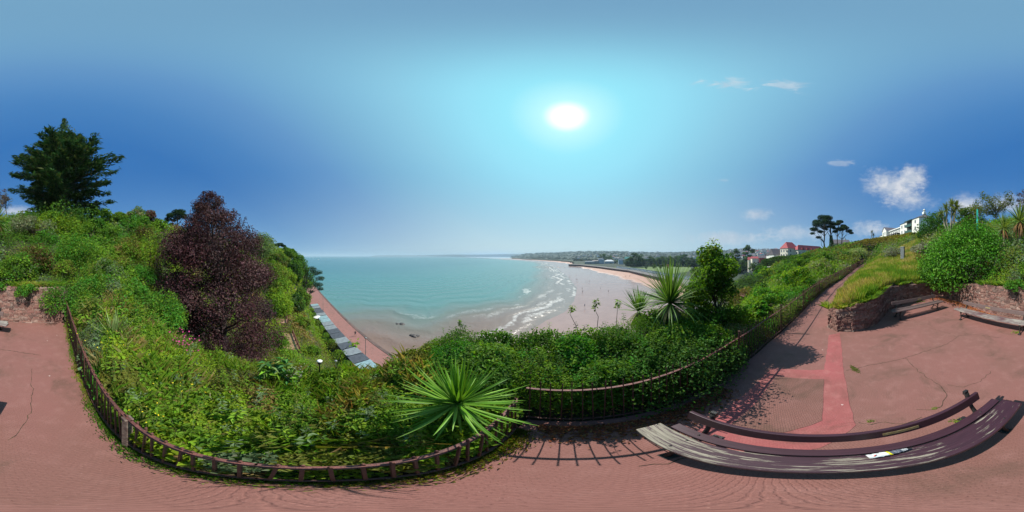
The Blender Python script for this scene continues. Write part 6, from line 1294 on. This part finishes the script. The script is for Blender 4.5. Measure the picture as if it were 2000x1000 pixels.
def hotel():
    px0, D0 = 1539, 110.0; x, y = pol(px0, D0); a = R((px0-1000)*.18); t = thing('red_roofed_hotel', 'large cream hotel with red hipped roofs and corner balconies on the hillside', 'hotel', (x, y, 0), -a)
    l = Vector((-.65, .76, 0)); r = Vector((.76, .65, 0)); zb = -6
    def block(name, c, ll, rl, ze, wm='cream_paint'):
        A = Vector(c); q = [A, A+r*rl, A+r*rl+l*ll, A+l*ll]; MB().prism([(p.x, p.y) for p in q], zb, ze).build(name, MATS[wm], t); return q
    def hiproof(q, ze, zr, ov, inset, name='roof'):
        c = sum((p for p in q), Vector())/4; e = [p+(p-c).normalized()*ov for p in q]; d1 = (q[1]-q[0]).length; d2 = (q[3]-q[0]).length
        if d1 > d2: r0 = (q[0]+q[3])/2+r*inset; r1 = (q[1]+q[2])/2-r*inset
        else: r0 = (q[0]+q[1])/2+l*inset; r1 = (q[3]+q[2])/2-l*inset
        v = [(*p.xy, ze) for p in e]+[(*r0.xy, zr), (*r1.xy, zr)]
        fs = [(3, 2, 1, 0), (0, 1, 5, 4), (1, 2, 5), (2, 3, 4, 5), (3, 0, 4)] if d1 > d2 else [(3, 2, 1, 0), (0, 1, 4), (1, 2, 5, 4), (2, 3, 5), (3, 0, 4, 5)]
        return MB_add(name, v, fs)
    def MB_add(name, v, fs): mb = MB(); mb.add(v, fs); return mb.build(name, MATS['red_tile'], t)
    def wins(A, d, L, n, zs, w=1.0, h=1.5, nr=None, dorm=False):
        for z in zs:
            for k in range(n):
                c = A+d*(L*(k+.5)/n)+nr*.04; c.z = z; f = MB().box(c, (w+.3, .1, h+.3), math.atan2(d.y, d.x)).build('window', MATS['frame_white'], t); MB().box(c+nr*.05, (w, .06, h), math.atan2(d.y, d.x)).build('pane', MATS['window_glass'], f)
    nl = Vector((-.76, -.65, 0)); nrr = Vector((.65, -.76, 0))
    q = block('tower_wall', (0, 0, 0), 8.6, 9.5, 8.0); hiproof(q, 8.02, 12.6, .5, 1.8); wins(Vector((0, 0, 0)), l, 8.6, 3, (-2.6, .4, 3.4, 6.3), nr=nl); wins(Vector((0, 0, 0)), r, 9.5, 2, (-2.6, .4, 3.4, 6.3), .9, nr=nrr)
    q2 = block('left_wall', (-1.2, 4.6, 0), 6.5, 6, 6.6); hiproof(q2, 6.62, 11.2, .5, 2.4); wins(Vector((-1.2, 4.6, 0)), l, 6.5, 3, (-2.6, .4, 3.4), nr=nl)
    for k in range(3):                      # dormers on the left roof
        c = Vector((-1.2, 4.6, 0))+l*(1.2+2.1*k)+nl*-.6; c.z = 7.9; d = MB().box(c, (1.1, 1.3, 1.5), math.atan2(l.y, l.x)).build('dormer', MATS['cream_paint'], t); MB().box(c+nl*.66, (.7, .05, 1.0), math.atan2(l.y, l.x)).build('pane', MATS['window_glass'], d)
    q3 = block('wing_wall', (7.0, 1.2, 0), 5.5, 30, 7.0, 'cream_paint'); hiproof(q3, 7.02, 10.6, .5, 2.6); wins(Vector((7.0, 1.2, 0)), l, 5.5, 2, (-1.6, 1.6, 4.8), nr=nl); wins(Vector((7.0, 1.2, 0)), r, 30, 10, (1.6, 4.8), .9, 1.3, nr=nrr)
    for k in range(5):
        c = Vector((7, 1.2, 0))+r*(4.5+5*k)-nrr*.5; c.z = 7.6; d = MB().box(c, (1.4, 1.4, 1.6), math.atan2(r.y, r.x)).build('dormer', MATS['red_tile'], t); MB().box(c+nrr*.72, (.9, .05, 1.1), math.atan2(r.y, r.x)).build('pane', MATS['window_glass'], d)
    for z in (-1.2, 1.8, 4.8, 7.4): c = (l*.9+nl*.5+r*.0); b = MB().box((c.x, c.y, z-1.0), (1.8, 1.1, .15), math.atan2(l.y, l.x)); b.box((c.x+nl.x*.5, c.y+nl.y*.5, z-.5), (1.8, .06, .9), math.atan2(l.y, l.x)); b.build('balcony', MATS['grey_wall'], t)
hotel()

def apartments():
    T0 = Vector((*pol(1799, 67), 0)); T1 = Vector((*pol(1716, 118), 0)); d = (T1-T0).normalized(); t = thing('white_apartments', 'long white apartment block with corner tower, cupola and green balconies on the hilltop', 'apartment block', T0, math.atan2(d.y, d.x))
    def fx(px):
        a = R((px-1000)*.18); s, c = math.sin(a), math.cos(a); return (T0.x*c-T0.y*s)/(d.y*s-d.x*c)
    W = lambda name, x0, x1, y0, y1, z0, z1, m='white_paint': MB().box(((x0+x1)/2, (y0+y1)/2, (z0+z1)/2), (x1-x0, y1-y0, z1-z0)).build(name, MATS[m], t)
    def win(x, z, y, w=.9, h=1.3):
        f = MB().box((x, y+.03, z), (w+.3, .08, h+.3)).build('window', MATS['frame_white'], t); MB().box((x, y+.08, z), (w, .06, h)).build('pane', MATS['window_glass'], f)
    def hip(x0, x1, y0, y1, z, zr, ins):
        cy = (y0+y1)/2; mb = MB(); mb.add([(x0-.3, y0-.3, z), (x1+.3, y0-.3, z), (x1+.3, y1+.3, z), (x0-.3, y1+.3, z), (x0+ins, cy, zr), (x1-ins, cy, zr)], [(3, 2, 1, 0), (0, 1, 5, 4), (2, 3, 4, 5), (1, 2, 5), (3, 0, 4)]); return mb.build('roof', MATS['slate'], t)
    a, b, c, e, f, g, h = fx(1799), fx(1785), fx(1772), fx(1759), fx(1734), fx(1726), fx(1716)
    W('tower_wall', a, b, -8, 1.0, 6, 18.9); rf = hip(a, b, -8, 1.0, 18.92, 21.4, (b-a)/2-.3); cx = (a+b)/2
    MB().box((cx, -3.5, 21.9), (1.3, 1.3, 1.0)).lathe((cx, -3.5, 22.4), [(.5, 0), (.5, .8), (.75, .85), (.3, 1.3), (.001, 1.5)], 8).build('cupola', MATS['frame_white'], rf)
    for z in (11.9, 14.6, 17.5): win((a+b)/2, z, 1.0)
    for z in (11.9, 14.6, 17.5):
        o = MB().box((a-.04, -3, z), (.08, 1.1, 1.5)).build('window', MATS['frame_white'], t); MB().box((a-.09, -3, z), (.06, .8, 1.2)).build('pane', MATS['window_glass'], o)
    W('recess_wall', b, c, -8, -1.2, 7, 18.6, 'grey_wall')
    for z in (10.6, 13.4, 16.2):
        k = MB(); k.box(((b+c)/2, .1, z), (c-b-.1, 2.4, .22)); k.box(((b+c)/2, 1.25, z+.55), (c-b-.2, .05, 1.0)); k.build('balcony', MATS['balcony_green'], t); MB().box(((b+c)/2, -1.15, z+1.3), (c-b-.8, .08, 2.1)).build('glass_door', MATS['window_glass'], t)
    MB().box(((b+c)/2, .2, 18.9), (c-b+.4, 3.0, .25)).build('canopy', MATS['balcony_green'], t)
    W('block_wall', c, e, -9, .2, 7, 19.0); hip(c, e, -9, .2, 19.02, 20.0, (e-c)/2-.4)
    for z in (11.8, 14.6, 17.4):
        for u in (.28, .72): win(c+(e-c)*u, z, .2, .9, 1.4)
    W('link_wall', e, f, -9, -1.0, 7, 17.6); MB().box(((e+f)/2, -4.8, 17.9), (f-e+.2, 8.8, .5)).build('parapet', MATS['frame_white'], t)
    n = 7
    for k in range(n): win(e+(f-e)*(k+.5)/n, 16.2, -1.0, 1.1, 1.1)
    MB().box(((e+f)/2, .3, 14.9), ((f-e)*.8, 2.6, .25)).build('veranda_roof', MATS['slate'], t)
    for k in range(6): MB().box((e+(f-e)*(k+.5)/6, -.96, 13.2), (2.0, .08, 2.6)).build('glass_door', MATS['window_glass'], t); MB().tube([(e+(f-e)*(.12+.15*k), 1.4, 10), (e+(f-e)*(.12+.15*k), 1.4, 14.8)], .09, 6).build('veranda_post', MATS['frame_white'], t)
    mb = MB(); mb.box(((f+g)/2, -4, 13), (g-f, 10, 11)); mb.add([(f, 1, 18.5), (g, 1, 18.5), ((f+g)/2, 1, 21), (f, -9, 18.5), (g, -9, 18.5), ((f+g)/2, -9, 21)], [(0, 1, 2), (4, 3, 5)]); mb.build('gable_wall', MATS['white_paint'], t)
    mb = MB(); mb.add([(f-.3, 1.3, 18.4), ((f+g)/2, 1.3, 21.2), ((f+g)/2, -9.3, 21.2), (f-.3, -9.3, 18.4), (g+.3, 1.3, 18.4), (g+.3, -9.3, 18.4)], [(0, 1, 2, 3), (1, 4, 5, 2)]); mb.build('roof', MATS['slate'], t)
    for u in (.3, .7): win(f+(g-f)*u, 17.0, 1.0, .9, 1.6); win(f+(g-f)*u, 13.8, 1.0, .9, 1.6)
    W('end_wall', g, h, -8, -.5, 8, 17.0); hip(g, h, -8, -.5, 17.02, 18.8, 2.5)
    for k in range(3): win(g+(h-g)*(k+.5)/3, 15.4, -.5)
apartments()

# ------------------------------------------------------------------ park, pier buildings, cars
def fartree_proto(H, rad, cols, leaf, n, z0=.12, ncl=36, shape=.4, lab='x', cat='tree', clr=.32):
    return broad_tree('park_tree', lab, cat, (0, 0, 0), H, rad, ncl, n, leaf, cols, z0=z0, clr=clr, trunk=.4, shape=shape)
FT = [fartree_proto(20, 8.5, [(.03, .07, .025), (.04, .085, .03), (.022, .05, .02)], 1.3, 2600), fartree_proto(16, 6.5, [(.05, .09, .035), (.06, .11, .04)], 1.2, 1900), fartree_proto(22, 4.2, [(.05, .09, .045), (.06, .10, .05)], 1.2, 1800, .05, 40, .5, clr=.4)]
used = set()
for px, pyb, D, k, s, lab in [(1242, 520.5, 300, 0, 1.06, 'largest round dark tree at the far side of the park lawn'), (1253, 520, 330, 1, .9, 'lower tree right of the largest round park tree'), (1228, 520, 330, 1, .85, 'tree left of the largest round park tree'), (1270, 519, 330, 0, .8, 'rounded dark tree in the middle of the park tree line'), (1283, 519, 335, 1, 1.0, 'broad tree in the park tree line above the red slide'), (1295, 518, 340, 0, .78, 'dark tree behind the car park'),
        (1309, 518, 330, 1, 1.05, 'pale green tree behind the car park'), (1322, 518, 335, 0, .8, 'dark tree at the right of the car park'), (1350, 524, 230, 2, .62, 'tall pale clump of narrow trees right of the car park'), (1344, 524, 232, 2, .55, 'narrow pale tree left of the tallest clump'), (1357, 525, 228, 2, .55, 'narrow pale tree right of the tallest clump'), (1335, 519, 320, 0, .95, 'high domed dark tree behind the narrow pale trees'),
        (1190, 512, 520, 1, 1.2, 'dark tree behind the long white pavilion'), (1178, 512, 540, 0, 1.2, 'tall dark tree behind the seafront buildings'), (1212, 516, 430, 1, .9, 'tree by the green roofed building'), (1436, 523, 190, 2, .95, 'shorter of two tall poplars left of the villas'), (1462, 524, 185, 2, 1.12, 'taller of two tall poplars left of the villas'), (1450, 525, 170, 1, .6, 'round tree at the foot of the poplars'), (1424, 524, 200, 1, .9, 'round tree left of the poplars'),
        (1408, 523, 230, 0, .7, 'dark tree behind the leafy path tree'), (1395, 523, 240, 1, .8, 'tree far behind the leafy path tree'), (1380, 523, 240, 0, .7, 'tree between leafy path tree and narrow pale trees'), (1368, 524, 230, 1, .7, 'small tree next to the narrow pale trees'), (1475, 530, 140, 1, .5, 'small round tree in front of the guest houses'), (1488, 531, 120, 0, .35, 'small dark tree in front of the cream house'), (1262, 525.5, 215, 1, .2, 'tiny round tree alone on the park lawn'), (1277, 525, 220, 1, .28, 'small round tree on the park lawn below the tree line'), (1290, 525, 220, 1, .26, 'small round tree on the park lawn near the cars')]:
    x, y = pol(px, D); o = copy_tree(FT[k]) if k in used else FT[k]; used.add(k); o.location = (x, y, min(zof(pyb, D), PROM_Z+8) if px < 1400 else zof(pyb, D)-1.5); s *= 1.15; o.scale = (s*1.35, s*1.35, s); o.rotation_euler = (0, 0, rng.rand()*6); tag(o, lab, 'tree', 'trees round the park')
house('long low white pavilion with a pale roof on the far seafront', 1190, 440, PROM_Z, 26, 12, 6, 4, 'white_paint', 'frame_white', .1, 'far seafront buildings', 'pavilion', 'building', True)
house('white seafront house with stepped roofs left of the long pavilion', 1174, 430, PROM_Z, 16, 10, 11, 4, 'white_paint', 'felt_grey', .1, 'far seafront buildings', 'seafront_house', 'building', True)
house('low grey pier building at the very end of the far seafront', 1152, 420, PROM_Z, 26, 10, 5, 2.5, 'grey_wall', 'felt_grey', 0, 'far seafront buildings', 'pier_building', 'building', True)
house('grey shed row next to the pier building', 1163, 425, PROM_Z, 16, 9, 7, 2, 'grey_wall', 'slate', 0, 'far seafront buildings', 'seafront_house', 'building')
house('white house between pavilion and green roofed building', 1212, 400, PROM_Z, 11, 9, 10, 4, 'white_paint', 'felt_grey', .2, 'far seafront buildings', 'seafront_house', 'building')
mat('green_roof', (.08, .40, .30), (.07, .34, .26), 1, .6); house('building with a bright green roof behind the largest park tree', 1226, 420, PROM_Z, 15, 10, 13, 5, 'grey_wall', 'green_roof', .1, 'far seafront buildings', 'seafront_house', 'building')
def car_mesh(body):
    mb = MB(); mb.box((0, 0, .55), (4.2, 1.75, .6)); mb.add([(-1.6, -.8, .85), (1.1, -.8, .85), (1.1, .8, .85), (-1.6, .8, .85), (-1.2, -.68, 1.45), (.45, -.68, 1.45), (.45, .68, 1.45), (-1.2, .68, 1.45)], [(4, 5, 6, 7), (0, 1, 5, 4), (1, 2, 6, 5), (2, 3, 7, 6), (3, 0, 4, 7)], mi=1); mb.box((-.37, 0, 1.47), (1.6, 1.34, .05))
    for xx in (-1.3, 1.3):
        for yy in (-.8, .8): mb.tube([(xx, yy-.1, .32), (xx, yy+.1, .32)], .32, 10, mi=2)
    return mb.mesh('parked_car', [MATS[body], MATS['window_glass'], MATS['tyre']])
mat('paint_silver', (.55, .56, .58), (.5, .51, .53), 1, .3, spec=.5); mat('paint_white', (.8, .8, .8), (.75, .75, .75), 1, .3); mat('paint_blue', (.04, .08, .25), (.03, .06, .2), 1, .3); mat('paint_red', (.45, .03, .03), (.4, .03, .03), 1, .3); mat('paint_black', (.02, .02, .025), (.03, .03, .03), 1, .3)
CM = [(car_mesh('paint_'+c), c) for c in ('silver', 'white', 'blue', 'red', 'black')]
for k in range(34):
    f = k/33; m, cname = CM[int(rng.choice(5, p=[.3, .34, .14, .08, .14]))]; row = k % 2; px = 1297+45*f; x, y, _ = gp(px, (518.2 if row else 519.6)-.6*f, PROM_Z); o = link('parked_car', m); o.location = (x, y, PROM_Z-.06); o.rotation_euler = (0, 0, rng.normal()*.1+.8); tag(o, f'{cname} car in the rows of the car park behind the lawn', 'car', f'{cname} cars in the car park')
Lp = cumlen([Vector((*p, 0)) for p in PROM_INL]); PI3 = [Vector((*p, 0)) for p in PROM_INL]
def white_hut():
    t = thing('white_hut', 'x', 'beach hut'); MB().box((0, 0, 1.1), (1.9, 2, 2.2)).build('wall', MATS['frame_white'], t); mb = MB(); mb.add([(-1.05, -1.1, 2.2), (1.05, -1.1, 2.2), (1.05, 1.1, 2.2), (-1.05, 1.1, 2.2), (0, -1.1, 2.9), (0, 1.1, 2.9)], [(3, 2, 1, 0), (0, 4, 5, 3), (1, 2, 5, 4), (0, 1, 4), (2, 3, 5)]); mb.build('roof', MATS['felt_grey'], t); MB().box((0, 1.03, 1), (.8, .05, 1.8)).build('door', MATS['hut_door'], t); return t
wh = None
for k in range(46):
    s = Lp[8]-18+k*4.1; p, d = along(PI3, s, Lp)
    if wh is None: o = wh = white_hut()
    else: o = copy_tree(wh)
    nr = Vector((d.y, -d.x, 0)); o.location = p-nr*(-.2)*1+Vector((0, 0, PROM_Z))+nr*1.3; o.rotation_euler = (0, 0, math.atan2(d.y, d.x)); tag(o, 'small white hut in the long row behind the far sea wall', 'beach hut', 'white huts along the far promenade')
x, y, _ = gp(1304, 523.5, PROM_Z); t = thing('inflatable_slide', 'bright red inflatable slide standing beside the car park', 'slide', (x, y, PROM_Z), .6); mb = MB(); mb.add([(-3, -1.5, 0), (4, -1.5, 0), (-1.5, -1.5, 6), (-3, -1.5, 6), (-3, 1.5, 0), (4, 1.5, 0), (-1.5, 1.5, 6), (-3, 1.5, 6)], [(0, 1, 2, 3), (7, 6, 5, 4), (1, 5, 6, 2), (2, 6, 7, 3), (3, 7, 4, 0), (0, 4, 5, 1)]); mb.build('chute', MATS['slide_red'], t); MB().tube([(-3, -1.5, 6), (-1.6, -1.5, 6), (4, -1.5, .3)], .35, 8).tube([(-3, 1.5, 6), (-1.6, 1.5, 6), (4, 1.5, .3)], .35, 8).build('side_tubes', MATS['plastic_yellow'], t)
# small footbridge / lower path on the slope right of the domed hedge
a = Vector((*pol(1512, 40), zof(541, 40))); b = Vector((*pol(1546, 37), zof(540, 37))); t = thing('lower_path_bridge', 'short dark parapet of the lower path next to the domed hedge', 'bridge', a); MB().bar(Vector((0, 0, -.1)), b-a+Vector((0, 0, -.1)), 1.6, .3).build('deck', MATS['slate'], t); MB().bar(Vector((0, 0, .75)), b-a+Vector((0, 0, .75)), .12, .14).build('parapet_rail', MATS['timber_red'], t)
for k in range(8): MB().bar((b-a)*(k/7), (b-a)*(k/7)+Vector((0, 0, .8)), .08, .08).build('post', MATS['timber_red'], t)
P0 = [gp(1438, 583, -4.0), gp(1452, 590, -4.0), gp(1459, 583, -3.7), gp(1448, 577, -3.7)]
tag(sheet('lower_path', [(p[0], p[1]) for p in P0], -3.2, MATS['prom_paving']), kind='structure')

# ------------------------------------------------------------------ air
hm = bpy.data.materials.new('haze'); hm.use_nodes = True; ht = NT(hm.node_tree); ht.n.remove(ht.n['Principled BSDF']); pv = ht.node('ShaderNodeVolumePrincipled'); pv.inputs['Color'].default_value = (.66, .88, 1, 1); pv.inputs['Density'].default_value = .00019; pv.inputs['Anisotropy'].default_value = 0.0
ht.l.new(pv.outputs[0], ht.n['Material Output'].inputs['Volume']); MATS['haze'] = hm
hz_o = MB().box((0, 0, 34), (27000, 27000, 124)).build('haze', hm); tag(hz_o, kind='stuff', label='pale summer haze over the bay', cat='haze')
